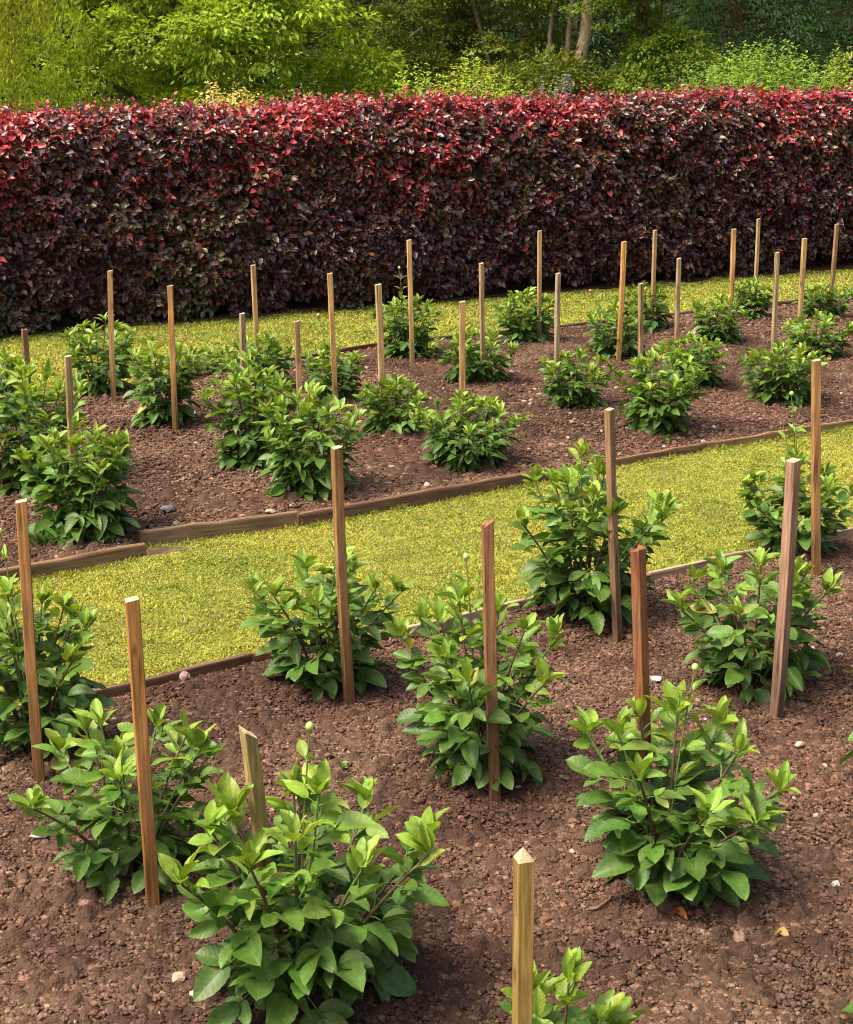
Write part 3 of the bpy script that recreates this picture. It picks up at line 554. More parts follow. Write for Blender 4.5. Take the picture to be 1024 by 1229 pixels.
# ------------------------------------------------------------------ dahlia plants
OLD, MID, YOUNG = np.array([.052, .112, .018]), np.array([.108, .20, .024]), np.array([.205, .30, .032])
def bez(p0, p1, p2, n):
    t = np.linspace(0, 1, n)[:, None]; return (1 - t) ** 2 * p0 + 2 * t * (1 - t) * p1 + t * t * p2
def dahlia(key, base, xr, top, nst, L, hi, label, spikes, group, seed):
    rng = np.random.default_rng(seed); x, y = gnd(*base); z0 = float(soil_z(x, y))
    H = at(base[0], top, y)[2] - z0
    depth = math.cos(PITCH) * y + math.sin(PITCH) * CAMH
    s = depth / FPX; Rr = (xr[1] - xr[0]) / 2 * s * (1.27 if hi else 1.17); shift = ((xr[0] + xr[1]) / 2 - base[0]) * s
    root = thing('dahlia_plant', (x, y, z0), label, 'plant', group)
    tpls = HI if hi else LO; L = L * (.97 if hi else 1.22); Rs = max(Rr - L * (.62 if hi else .45), Rr * .6); nst = nst + 2 if hi else nst + 5
    order = rng.permutation(nst)
    def leafset(P, D, size, age, leaf, stemb, pet, lat):
        """one compound leaf at P heading D"""
        D = D / np.linalg.norm(D); side = nrm(np.cross(D, (0, 0, 1.0))) if abs(D[2]) < .97 else np.array([1., 0, 0])
        up = np.cross(side, D); up = nrm(up + rng.normal(0, .28) * side)
        P1 = P + D * pet; mid = (P + P1) / 2 + up * pet * .08
        stemb.tube(np.array([P, mid, P1]), np.array([.0028, .0022, .0018]) * (L / .13), 4, (.10, .17, .03), False)
        col = (OLD * (1 - age) + MID * age) if age < .5 else (MID * (2 - 2 * age) + YOUNG * (2 * age - 1))
        items = [(P1, D - np.array([0, 0, .10 * (1 - age)]), size, 1.0)]
        if lat:
            for sg in (-1, 1):
                if rng.random() < .12: continue
                ang = rng.uniform(.75, 1.15); d2 = D * math.cos(ang) + sg * np.cross(D, up) * math.sin(ang) - np.array([0, 0, .12])
                items.append((P1 - D * pet * .12, d2, size * rng.uniform(.62, .8), 1.0))
        for (p, d, sz, _) in items:
            c = (np.array([.27, .24, .04]) if rng.random() < .006 else col) * rng.uniform(.78, 1.25) * (1 + rng.normal(0, .05, 3)); leaf.append((p, d, up + rng.normal(0, .22, 3), sz, sz * (rng.uniform(.48, .66) if hi else rng.uniform(.42, .58)) * (1 if lat else .8), np.clip(c, .01, 1)))
    for k in range(nst):
        a = 2 * PI * (k + rng.uniform(-.3, .3)) / nst * 2.618; q = math.sqrt((order[k] + .3) / nst); rr = Rs * q
        hk = (H - L * .45) * (1 - .34 * q * q) * rng.uniform(.88, 1.0)
        if order[k] == 0: hk = H - L * .45
        tip = np.array([rr * math.cos(a) + shift * .9, rr * math.sin(a), hk]); b0 = np.array([.055 * q * math.cos(a), .055 * q * math.sin(a), -.03])
        outv = np.array([math.cos(a), math.sin(a), 0]) * q
        pts = bez(b0, np.array([tip[0] * .45, tip[1] * .45, hk * .55]), tip, 9); ln = np.linalg.norm(np.diff(pts, axis=0), axis=1).sum()
        sb = Batch(); leaf = []
        sc = np.array([.085, .055, .03]) * rng.uniform(.8, 1.2) if rng.random() < .55 else np.array([.07, .12, .03])
        sb.tube(pts, np.linspace(.0085, .004, 9) * (L / .13) * (1.0 if hi else .9), 6, sc)
        t = (.10 if not hi else .17) + rng.uniform(0, .05); j = 0; phi = rng.uniform(0, PI)
        gap = (.066 if hi else .068) * (L / .13) ** .5 / max(ln, .2)
        while t < .97:
            i = t * 8; i0 = min(7, int(i)); P = pts[i0] * (1 - (i - i0)) + pts[i0 + 1] * (i - i0)
            for sd in (0, PI):
                az = phi + sd + rng.normal(0, .25); hv = np.array([math.cos(az), math.sin(az), 0]) + outv * .55
                hv /= np.linalg.norm(hv) + 1e-6
                inward = hv @ nrm(np.array([P[0], P[1], 0]) + 1e-6)
                if inward < -.35 and rng.random() < .45: continue
                el = R(-12 + 66 * t ** 1.6 + rng.normal(0, 12))
                D = hv * math.cos(el) + np.array([0, 0, math.sin(el)])
                size = L * (1.08 - .45 * t * t) * rng.uniform(.78, 1.15); pet = size * (.85 - .5 * t) * rng.uniform(.8, 1.3)
                zr = P[2] / H; age = float(np.clip(zr ** 1.2 * .68 + .34 * t ** 3 + rng.normal(0, .09), .0, 1))
                leafset(P, D, size, age, leaf, sb, pet, t < .86)
            phi += PI / 2; t += gap * rng.uniform(.85, 1.15); j += 1
        for e in range(int(rng.integers(5, 8))):    # unfolding leaves at the tip
            az = rng.uniform(0, 2 * PI); el = R(rng.uniform(30, 80)); D = np.array([math.cos(az) * math.cos(el), math.sin(az) * math.cos(el), math.sin(el)])
            leafset(tip.copy(), D, L * rng.uniform(.5, .82), float(np.clip(.78 + .3 * (tip[2] / H - .75) + rng.normal(0, .1), .3, 1)), leaf, sb, L * .12, False)
        st = sb.build('stem', M['stem'], root)
        fb = Batch(); scatter(fb, tpls, *[np.array(c) for c in zip(*leaf)], rng); fb.build('foliage', M['dahlia'], st)
    for (dx, dy, hh) in spikes:                     # tall stalk that carries a bud
        sb = Batch(); leaf = []
        tip = np.array([dx, dy, hh]); pts = bez(np.array([0, 0, 0.]), np.array([dx * .3, dy * .3, hh * .6]), tip, 8); sb.tube(pts, np.linspace(.006, .0025, 8), 5, (.10, .13, .03))
        for f, nn in ((.45, 2), (.58, 2), (.72, 2), (.86, 2)):
            P = pts[int(f * 7)]; az = rng.uniform(0, PI)
            for sd in (0, PI):
                D = np.array([math.cos(az + sd) * .8, math.sin(az + sd) * .8, .6]); leafset(P, D, L * (.95 - .5 * f), .75, leaf, sb, L * .15, False)
        st = sb.build('stem', M['stem'], root)
        fb = Batch(); scatter(fb, tpls, *[np.array(c) for c in zip(*leaf)], rng); fb.build('foliage', M['dahlia'], st)
        if hh < .9 and hi and key == 'F9': continue
        bb = Batch(); c = np.array([.42, .20, .08]) if key == 'B15' else np.array([.30, .36, .12])
        V, F = ICO2; bb.add(V * np.array([.014, .014, .017]) + tip + (0, 0, .012), F, c)
        pt, pf, pu = leaf_tpl(3, 3, .1, .2)
        for q in range(6):
            az = q * PI / 3; bb.leaves((pt, pf, pu), [tip], [(math.cos(az) * .7, math.sin(az) * .7, .4)], [(0, 0, 1)], .026, .012, [(.14, .2, .04)])
        bb.build('flower_bud', M['bud'], root)
    return root
for i, p in enumerate(PLANTS): dahlia(*p, seed=100 + i)

# ------------------------------------------------------------------ copper beech hedge
def hedge():
    rng = np.random.default_rng(7)
    A = np.array(gnd(0, 405)); B = np.array(gnd(1024, 322)); dr = (B - A) / np.linalg.norm(B - A)
    A = A - dr * 4.5; Ln = np.linalg.norm(B - A) + 5.0; ang = math.atan2(dr[1], dr[0])
    nf = np.array([dr[1], -dr[0]])                    # towards the camera
    root = thing('beech_hedge', (A[0], A[1], 0), 'long clipped copper beech hedge, dark purple with red young tips, behind the beds', 'hedge'); root.rotation_euler = (0, 0, ang)
    D_, ZT = 1.15, lambda s: 2.34 + .10 * s / Ln + .10 * (vnoise(s, s * 0, .8, 3) - .5)
    def front(s, z):                                    # local y of the leaf face (front is -y)
        f = -.10 * np.sin(np.clip(z / 2.4, 0, 1) * PI) - .16 * (vnoise(s, z, 1.7, 9) - .5) - .12 * (vnoise(s, z, 4.3, 19) - .5)
        return f + .35 * smooth(2.1, 2.55, z) + .10 * smooth(.55, .1, z)
    P, Nn, D, L, C = [], [], [], [], []
    def put(p, out, up, n, redness, rng=rng):
        k = len(p); P.append(p)
        nv = np.stack([rng.normal(0, .45, k), -out * np.ones(k) + rng.normal(0, .4, k), up + rng.normal(0, .45, k)], -1); Nn.append(nrm(nv))
        d = np.stack([rng.normal(0, .8, k), -.5 + rng.normal(0, .5, k), -.35 + rng.normal(0, .5, k)], -1); D.append(d); L.append(rng.uniform(.062, .105, k) * (.85 + .3 * rng.random(k)))
        c = np.empty((k, 3)); t = rng.random(k); c[:] = np.array([.056, .019, .024]); c[t > .38] = (.110, .048, .050); c[t > .68] = (.080, .042, .020)
        s = p[:, 0]; z = p[:, 2]
        gr = rng.random(k) < np.clip((vnoise(s, z, .9, 51) - .5) * 2.2 * smooth(2.3, 1.3, z) + .10, 0, .65); c[gr] = (.080, .072, .022)
        og = rng.random(k) < .035; c[og] = (.17, .055, .016)
        rd = rng.random(k) < redness; tt = rng.random((k, 1)); rc = np.array([[.21, .016, .018]]) * (1 - tt) + np.array([[.50, .055, .06]]) * tt; c[rd] = rc[rd]
        C.append(c * rng.uniform(.7, 1.35, (k, 1)))
    def red(s, z, b=0.): q = vnoise(s, z, 1.3, 71); return np.clip((.02 + .07 * smooth(.6, 1.5, z) +   .15 * smooth(1.2, 1.9, z) + .32 * smooth(1.95, 2.4, z)) * (.15 + 1.7 * q * q + .4 * q) + b, 0, .9)
    n = 205000; s = rng.uniform(0, Ln, n); zt = ZT(s); z = .14 + (zt - .14) * rng.random(n) ** .95
    z = z + (.30 * (vnoise(s, s * 0, 3.1, 23) - .5) + .16 * (vnoise(s, s * 0, 11, 24) - .5)) * smooth(.7, .2, z)
    dep = rng.exponential(.06, n); gp = .5 * vnoise(s, z, 6.5, 61) + .5 * vnoise(s, z * 1.6, 12, 62); ok = gp > rng.uniform(.22, .62, n) - dep * 1.2
    s, z, dep = s[ok], z[ok], dep[ok]; n = len(s); y = front(s, z) + dep - .09 * smooth(.4, .7, gp[ok]) - .02
    put(np.stack([s, y, z], -1), .75, .72, n, red(s, z) * (dep < .15))
    n = 26000; s = rng.uniform(0, Ln, n); yy = rng.uniform(.15, D_, n); z = ZT(s) - rng.exponential(.05, n) + .10 * (vnoise(s, yy, 3.1, 77) - .45)
    put(np.stack([s, yy, z], -1), .25, .95, n, np.clip(red(s, z, .10), 0, .7))
    n = 9000; s = rng.uniform(0, Ln, n); z = rng.uniform(.2, 2.35, n); put(np.stack([s, D_ + .08 - rng.exponential(.06, n), z], -1), -.75, .5, n, red(s, z))
    for e in (0, Ln):
        n = 3000; z = rng.uniform(.2, 2.35, n); put(np.stack([e + rng.normal(0, .08, n), rng.uniform(0, D_, n), z], -1), .3, .5, n, red(z * 0, z))
    fb = Batch(); W = np.concatenate(L); scatter(fb, BEECH, np.vstack(P), np.vstack(D), np.vstack(Nn), W, W * rng.uniform(.55, .75, len(W)), np.vstack(C), rng)
    fb.build('foliage', M['beech'], root)
    # upright red shoots of the new growth
    P, Nn, D, L, C = [], [], [], [], []; tb = Batch()
    for _ in range(1500):
        s0 = rng.uniform(0, Ln); y0 = rng.uniform(-.02, .9); z0 = float(ZT(np.array([s0]))[0]) - .08 - (.22 * rng.random() if y0 < .12 else 0); h = rng.uniform(.06, .22) * (1.4 if rng.random() < .1 else 1)
        lean = rng.normal(0, .3, 2); lean[1] -= .25 if y0 < .3 else 0; tp = np.array([s0 + lean[0] * h, y0 + lean[1] * h, z0 + h]); b0 = np.array([s0, y0, z0])
        tb.tube(np.array([b0, (b0 + tp) / 2, tp]), [.004, .003, .002], 4, (.10, .035, .03), False)
        tone = rng.random()
        for f in np.linspace(.25, 1, int(rng.integers(4, 8))):
            az = rng.uniform(0, 2 * PI); P.append(b0 + (tp - b0) * f); D.append((math.cos(az), math.sin(az), rng.uniform(-.1, .9))); Nn.append((rng.normal(0, .5), rng.normal(-.4, .5), 1))
            L.append(rng.uniform(.045, .08)); q = rng.random(); C.append(np.array([.17, .013, .022]) * (1 - q) + np.array([.48, .055, .06]) * q if tone < .72 else np.array([.07, .025, .035]))
    L = np.array(L); nb = Batch(); scatter(nb, BEECH, np.array(P), np.array(D), np.array(Nn), L, L * .6, np.array(C), rng)
    sh = tb.build('young_shoots', M['bark'], root); nb.build('red_leaves', M['beech'], sh)
    # added dark backing sheets in place of twigs, giving the hedge a shaded inside
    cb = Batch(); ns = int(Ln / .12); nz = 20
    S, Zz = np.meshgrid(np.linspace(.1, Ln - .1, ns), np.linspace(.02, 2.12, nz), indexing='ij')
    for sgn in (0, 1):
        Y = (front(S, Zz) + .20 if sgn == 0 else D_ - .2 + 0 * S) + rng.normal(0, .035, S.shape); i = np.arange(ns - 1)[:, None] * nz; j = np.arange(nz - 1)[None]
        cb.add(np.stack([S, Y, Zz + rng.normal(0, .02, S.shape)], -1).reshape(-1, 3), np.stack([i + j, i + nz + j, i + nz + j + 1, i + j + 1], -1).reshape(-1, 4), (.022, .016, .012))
    cb.build('inner_dark_backing', M['bark'], root)
    bb = Batch()
    for s0 in np.arange(.2, Ln, .42):
        x0 = s0 + rng.normal(0, .06); y0 = .45 + rng.normal(0, .08)
        for q in range(2):
            tp = np.array([x0 + rng.normal(0, .18), y0 + rng.normal(0, .18), 2.0]); bb.tube(bez(np.array([x0, y0, -.08]), np.array([x0 + rng.normal(0, .05), y0, .7]), tp, 7), np.linspace(.032, .008, 7), 6, (.05, .042, .035), False)
    bb.build('branches', M['bark'], root)
    return A, dr, Ln
hedge()

def hedge_strip():  # earth strip added under the hedge, darkened to paint the shade there
    A = np.array(gnd(0, 405)); B = np.array(gnd(1024, 322)); dr = (B - A) / np.linalg.norm(B - A); A = A - dr * 4.4; B = B + dr * .4; nb = np.array([-dr[1], dr[0]]); n = 160; m = 14
    t = np.linspace(0, 1, n)[:, None]; q = np.linspace(0, 1, m)[None]; off = -.06 + .05 * (vnoise(t * 40, t * 0, 1, 3) - .5) + (1.25 + .06) * q
    X = (A[0] + (B - A)[0] * t) + nb[0] * off; Y = (A[1] + (B - A)[1] * t) + nb[1] * off; Z = .022 + .03 * (vnoise(X, Y, 6, 4) - .3) * np.sin(q * PI) ** .5 + 0 * X
    b = Batch(); i = np.arange(n - 1)[:, None] * m; j = np.arange(m - 1)[None]
    b.add(np.stack([X, Y, Z], -1).reshape(-1, 3), np.stack([i + j, i + m + j, i + m + j + 1, i + j + 1], -1).reshape(-1, 4), (.6, .55, .5)); tag(b.build('hedge_shade_soil', M['soil']), kind='structure')
hedge_strip()

# ------------------------------------------------------------------ trees and shrubs behind the hedge
def clumps(b, rng, lobes, ncl, nleaf, cr, Lf, asp, cols, droop=.3, inner=.25, bias=None, flat=.45, tpls=TINY):
    """leafy clumps spread over (and some inside) ellipsoid lobes"""
    vol = np.array([l[3] * l[5] for l in lobes]); pick = rng.choice(len(lobes), ncl, p=vol / vol.sum()); lob = np.array(lobes)[pick]
    dirs = nrm(rng.normal(0, 1, (ncl, 3)) + (np.array(bias) if bias is not None else 0)); rad = np.where(rng.random(ncl) < inner, rng.uniform(.45, .85, ncl), rng.uniform(.85, 1.08, ncl))
    C0 = lob[:, :3] + dirs * lob[:, 3:] * rad[:, None]; k = nleaf; n = ncl * k
    tone = rng.uniform(.7, 1.25, ncl); size = cr * rng.uniform(.6, 1.35, ncl)
    off = rng.normal(0, 1, (n, 3)) * np.array([1, 1, flat]) * .55 * np.repeat(size, k)[:, None]
    rr = np.linalg.norm(off[:, :2], axis=1); off[:, 2] -= droop * rr
    P = np.repeat(C0, k, 0) + off; ok = P[:, 2] > .1
    D = nrm(off + np.repeat(dirs, k, 0) * .25 + rng.normal(0, .15, (n, 3)) + np.array([0, 0, -droop * .25])); Nn = np.array([0, 0, 1.]) + np.repeat(dirs, k, 0) * .4 + rng.normal(0, .4, (n, 3))
    L = Lf * rng.uniform(.65, 1.25, n); t = np.clip(rng.normal(.5, .22, n), 0, 1)[:, None]
    C = (np.array([cols[0]]) * (1 - t) + np.array([cols[1]]) * t) * np.repeat(tone, k)[:, None]
    scatter(b, tpls, P[ok], D[ok], Nn[ok], L[ok], (L * asp)[ok], C[ok], rng)
def tree(name, x, y, trunk, lobes, cl, label, cat, group=None, seed=1, bark=(.10, .075, .05), lean=(0, 0), limbs=7):
    rng = np.random.default_rng(seed); root = thing(name, (x, y, -.08), label, cat, group)
    h, r = trunk; tb = Batch(); tp = np.array([lean[0], lean[1], h])
    tb.tube(bez(np.zeros(3), np.array([lean[0] * .2, lean[1] * .2, h * .5]), tp, 9), np.linspace(r, r * .35, 9) * np.r_[1.35, np.ones(8)], 10, bark)
    for i in range(limbs):
        l = lobes[i % len(lobes)]; f = rng.uniform(.25, .8); b0 = tp * f; e = np.array(l[:3]) + rng.normal(0, .3, 3) * np.array(l[3:]) * .6
        tb.tube(bez(b0, (b0 + e) / 2 + np.array([0, 0, .3]), e, 6), np.linspace(r * .4, r * .08, 6), 6, bark)
    tb.build('trunk', M['bark'], root)
    cb = Batch()
    for c in cl: clumps(cb, rng, lobes, *c)
    cb.build('crown', M['tree'], root); return root
TG = 'trees beyond the hedge'
def bulges(lobes, n, r0, r1, seed, zs=.75):
    """breaks big crown lobes into many smaller bulges over their surface"""
    rng = np.random.default_rng(seed); out = []
    for i in range(n):
        l = lobes[i % len(lobes)]; d = nrm(rng.normal(0, 1, 3)); r = rng.uniform(r0, r1); f = rng.uniform(.75, 1.02)
        out.append((l[0] + d[0] * l[3] * f, l[1] + d[1] * l[4] * f, l[2] + d[2] * l[5] * f, r, r, r * zs))
    return out
def X(px, Y): return at(px, 60, Y)[0]
# broad bright tree filling the upper left
tree('broad_tree', X(215, 31), 31, (5.5, .22), bulges([(0, 0, 3.2, 3.6, 2.4, 2.6), (-2.0, -.6, 2.6, 2.0, 1.7, 2.0), (2.0, -.6, 2.9, 1.9, 1.6, 2.2), (.2, -1.2, 2.5, 2.4, 1.3, 1.8), (0, 0, 5.6, 2.6, 2.2, 1.8)], 95, .45, .85, 4, .6),
     [(1150, 52, .34, .135, .42, ((.14, .245, .02), (.33, .43, .036)), .22, .1, (0, -.2, .55), .26)], 'broad bright green leafy tree filling the upper left above the hedge', 'tree', TG, 3)
# golden weeping tree at the far left
def weeping(x, y, label, seed):
    rng = np.random.default_rng(seed); root = thing('weeping_tree', (x, y, -.08), label, 'tree', TG); tb = Batch(); cb = Batch()
    tb.tube(np.array([(0, 0, 0), (.1, 0, 2.5), (.1, 0, 6.0)]), [.22, .17, .08], 9, (.12, .09, .05))
    P, D, Nn, C = [], [], [], []
    for i in range(330):
        a = rng.uniform(0, 2 * PI); r0 = rng.uniform(.3, 1.9); top = np.array([r0 * math.cos(a), r0 * math.sin(a), rng.uniform(3.2, 6.2)]); ln = rng.uniform(1.4, 3.2)
        end = top + np.array([.5 * math.cos(a), .5 * math.sin(a), -ln]); pts = bez(top, top + np.array([.55 * math.cos(a), .55 * math.sin(a), -.1]), end, 30)
        t = rng.uniform(.7, 1.25)
        for p in pts:
            for q in range(2):
                P.append(p + rng.normal(0, .04, 3)); D.append((rng.normal(0, .5), rng.normal(0, .5), -1)); Nn.append((math.cos(a) + rng.normal(0, .4), math.sin(a) + rng.normal(0, .4), .5)); C.append(np.array([.27, .32, .03]) * t * rng.uniform(.7, 1.3))
        if i % 6 == 0: tb.tube(bez(np.array([.1, 0, rng.uniform(2.5, 5.5)]), np.array([top[0] * .5, top[1] * .5, top[2] + .4]), top, 5), np.linspace(.05, .012, 5), 5, (.12, .09, .05), False)
    n = len(P); L = rng.uniform(.07, .14, n); scatter(cb, TINY, P, D, Nn, L, L * .28, C, rng); tb.build('trunk', M['bark'], root); cb.build('crown', M['tree'], root)
weeping(X(-62, 27), 27, 'golden weeping tree with hanging shoots at the upper left corner', 5)
# olive holly-like trees in the middle
OLV = ((.07, .105, .014), (.165, .19, .024))
tree('holly_tree', X(552, 33), 33, (6, .2), bulges([(0, 0, 3.2, 1.8, 1.3, 2.6), (-.8, -.5, 2.3, 1.1, 1.0, 1.6), (.7, -.4, 3.4, 1.1, 1.0, 1.8), (0, 0, 5.6, 1.5, 1.3, 1.8)], 60, .35, .6, 5, .8), [(1000, 46, .24, .085, .55, OLV, .15, .1, (0, -.2, .4), .4)], 'dense olive green small leaved tree above the middle of the hedge', 'tree', TG, 11)
tree('holly_tree', X(768, 32), 32, (6, .18), bulges([(0, 0, 3.2, .95, 1.1, 2.6), (.3, -.5, 2.2, .9, .9, 1.5), (-.1, -.4, 4.2, .8, 1.0, 1.6), (0, 0, 5.6, 1.0, 1.2, 1.7)], 46, .35, .55, 6, .7), [(800, 46, .24, .09, .5, ((.07, .13, .014), (.17, .24, .024)), .25, .1, (0, -.2, .4), .35)], 'fresh green small leaved tree right of the pale bare trunks', 'tree', TG, 12)
# pale double-stemmed tree with bare trunks showing
def pale_tree():
    rng = np.random.default_rng(15); Y = 31.6; x0 = X(684, Y); root = thing('pale_tree', (x0, Y, -.08), 'tree with three pale bare stems showing between the darker crowns', 'tree', TG)
    tb = Batch()
    for (dx, hx, r) in ((.0, .50, .15), (-.10, .18, .07), (-.42, -.30, .055)):
        pts = bez(np.array([dx, 0, 0]), np.array([dx + .05, 0, 2.6]), np.array([hx + .35 * (hx > .4), .1, 7.2]), 14); pts[:, 0] += rng.normal(0, .02, 14); tb.tube(pts, np.linspace(r, r * .6, 14), 10, (.30, .235, .145) if r > .1 else (.15, .115, .07))
    tb.build('trunk', M['bark'], root); cb = Batch(); clumps(cb, rng, [(0, .3, 7.4, 2.4, 2.0, 1.7), (-.1, -.5, 2.0, 1.0, .5, .95), (-.3, -.5, 2.5, .6, .4, .6)], 620, 44, .35, .10, .5, OLV, .2, .3); cb.build('crown', M['tree'], root)
pale_tree()
# dark conifers on the right
def conifer(x, y, h, rb, label, seed, tone=1.0):
    rng = np.random.default_rng(seed); root = thing('conifer_tree', (x, y, -.08), label, 'tree', TG); tb = Batch(); cb = Batch()
    tb.tube(np.array([(0, 0, 0), (0, 0, h * .5), (0, 0, h)]), [.26, .18, .03], 10, (.075, .05, .035))
    P, D, Nn, L, C = [], [], [], [], []
    for i in range(210):
        z = .9 + (h - 1.2) * (i / 210) ** 1.25; r = rb * (1 - z / h) ** .7 * rng.uniform(.75, 1.1); a = i * 2.4 + rng.normal(0, .2)
        hv = np.array([math.cos(a), math.sin(a), 0]); e = hv * r + np.array([0, 0, z - r * .22]); pts = bez(np.array([0, 0, z]), hv * r * .55 + np.array([0, 0, z + r * .08]), e, 12); tt = tone * rng.uniform(.7, 1.3)
        if i % 2 == 0: tb.tube(pts[:8], np.linspace(.035, .012, 8), 5, (.075, .05, .035), False)
        for m_, p in enumerate(pts[3:]):
            w_ = .42 * (1 - m_ / 13) + .12
            for q in range(15):
                s_ = rng.uniform(-1, 1); sd = np.array([-hv[1], hv[0], 0]) * s_ * w_
                P.append(p + sd * .9 + np.array([0, 0, -.22 * abs(s_) * w_ - rng.exponential(.05)]) + rng.normal(0, .03, 3)); D.append(hv * .6 + sd / w_ * .9 + np.array([0, 0, -.35 + rng.normal(0, .25)])); Nn.append((rng.normal(0, .4), rng.normal(0, .4), 1)); L.append(rng.uniform(.09, .17)); C.append(np.array([.046, .10, .036]) * tt * rng.uniform(.7, 1.5))
    L = np.array(L); scatter(cb, TINY, P, D, Nn, L, L * .33, C, rng); tb.build('trunk', M['bark'], root); cb.build('crown', M['tree'], root)
conifer(X(880, 35), 35, 10, 3.4, 'dark blue green conifer above the right half of the hedge', 21)
conifer(X(1040, 37), 37, 11, 3.3, 'darker conifer cut by the right edge of the picture', 22, .85)
conifer(X(690, 41), 41, 11, 3.0, 'dark conifer standing far back behind the pale bare stems', 23, .7)
tree('dark_tree', X(452, 40), 40, (7, .25), [(0, 0, 4.0, 2.3, 1.6, 3.3), (0, 0, 7.5, 2.0, 1.6, 2.2)], [(800, 42, .45, .12, .5, ((.02, .04, .012), (.045, .075, .018)), .2, .3)], 'dark green tree in the gap between the broad bright tree and the olive one', 'tree', TG, 31)
# shrubs rising just behind the hedge
SG = 'shrubs behind the hedge'
def spiky(name, x, y, h, r, nsh, col, label, seed, Lf=.09, pale=None):
    rng = np.random.default_rng(seed); root = thing(name, (x, y, -.08), label, 'shrub', SG); sb = Batch(); P, D, Nn, L, C = [], [], [], [], []
    for i in range(nsh):
        a = rng.uniform(0, 2 * PI); q = math.sqrt(rng.random()); tp = np.array([r * q * math.cos(a), r * q * math.sin(a), h * (1 - .16 * q * q) * rng.uniform(.84, 1.03)]); b0 = tp * np.array([.25, .25, 0])
        pts = bez(b0, np.array([tp[0] * .7, tp[1] * .7, tp[2] * .6]), tp, 26)
        if i % 2 == 0: sb.tube(pts[::5], np.linspace(.012, .003, len(pts[::5])), 4, (.09, .07, .04), False)
        t = rng.uniform(.75, 1.2)
        for k, p in enumerate(pts[8:]):
            for s_ in range(5):
                az = rng.uniform(0, 2 * PI); P.append(p + rng.normal(0, .02, 3)); D.append((math.cos(az), math.sin(az), rng.uniform(.0, .9))); Nn.append((rng.normal(0, .4), rng.normal(0, .4) - .3, 1)); L.append(Lf * rng.uniform(.6, 1.2) * (1 - .5 * (k / 18) ** 3))
                c = np.array(col) * t * rng.uniform(.7, 1.3)
                if pale is not None and rng.random() < .55: c = np.array(pale) * rng.uniform(.7, 1.1)
                C.append(c)
    sb.build('stems', M['bark'], root); L = np.array(L); cb = Batch(); scatter(cb, TINY, P, D, Nn, L, L * .5, C, rng); cb.build('crown', M['tree'], root); return root
def shrub_at(px, top, Y): x, _, z = at(px, top, Y); return x, Y, z + .08
for nm, px, top, Y, r, n, col, lab, sd, Lf in (
   ('leafy_shrub', 915, 48, 25.5, 1.1, 220, (.17, .29, .035), 'green shrub with upright shoots over the right part of hedge', 61, .10),
   ('leafy_shrub', 830, 80, 25.0, .6, 70, (.15, .26, .035), 'lower green shrub left of the tall upright shrub', 62, .10),
   ('leafy_shrub', 1020, 52, 26.0, .65, 80, (.20, .28, .03), 'yellow green shrub above the hedge at the right edge', 63, .10),
   ('leafy_shrub', 565, 70, 22.5, .75, 190, (.27, .36, .03), 'bright yellow green shrub poking above the middle of hedge', 64, .08),
   ('leafy_shrub', 500, 82, 22.0, .45, 90, (.26, .37, .045), 'small fresh green shrub left of the bright yellow green one', 65, .10),
   ('leafy_shrub', 640, 100, 23.5, .5, 60, (.10, .16, .025), 'low dull green shrub beside the lilac flower spikes', 66, .08)):
    spiky(nm, *shrub_at(px, top, Y), r, n, col, lab, sd, Lf)
spiky('variegated_shrub', *shrub_at(268, 98, 20.6), .55, 190, (.24, .22, .04), 'pale cream variegated shrub showing through the top of hedge at left', 67, .095, (.60, .48, .17))
def flower_spikes(px, top, Y, label, seed):
    rng = np.random.default_rng(seed); x, y, h = shrub_at(px, top, Y); root = thing('delphinium_plant', (x, y, -.08), label, 'plant'); sb = Batch(); P, D, Nn, L, C = [], [], [], [], []; fb = Batch()
    for i in range(11):
        tp = np.array([rng.normal(0, .26), rng.normal(0, .15), h * rng.uniform(.93, 1.0)]); sb.tube(bez(np.array([tp[0] * .4, tp[1] * .4, 0]), tp * np.array([.7, .7, .5]), tp, 6), np.linspace(.012, .004, 6), 5, (.08, .12, .03), False)
        for f in np.linspace(0, .45, 26):
            az = rng.uniform(0, 2 * PI); P.append(tp - np.array([0, 0, f])); D.append((math.cos(az), math.sin(az), .2)); Nn.append((math.cos(az), math.sin(az), 1)); L.append(.05); C.append(np.array([.42, .36, .62]) * rng.uniform(.7, 1.2))
    L = np.array(L); scatter(fb, TINY, P, D, Nn, L, L * .8, C, rng); sb.build('stems', M['stem'], root); fb.build('blossom', M['tree'], root)
flower_spikes(668, 88, 22.8, 'lilac flower spikes just above the hedge top right of centre', 71)
def rose(px, top, Y, label, seed):
    root = spiky('rose_bush', *shrub_at(px, top + 4, Y), .45, 45, (.07, .12, .025), label, seed, .07); rng = np.random.default_rng(seed); h = shrub_at(px, top, Y)[2]
    for i in range(7):
        b = Batch(); c = np.array([rng.normal(0, .28), rng.normal(-.1, .2), h - rng.uniform(0, .3)]); col = np.array([.55, .02, .02]) * rng.uniform(.7, 1.1); V, F = ICO1; b.add(V * .022 + c, F, col * .8)
        for k in range(12): az = k * 2.4; b.leaves(LO[0], [c], [(math.cos(az), math.sin(az), .3 + .06 * k)], [(-math.cos(az), -math.sin(az), 1)], .045, .05, [col])
        b.build('blossom', M['bud'], root)
rose(925, 98, 24.6, 'rose bush with small red blooms behind the right part of hedge', 72)
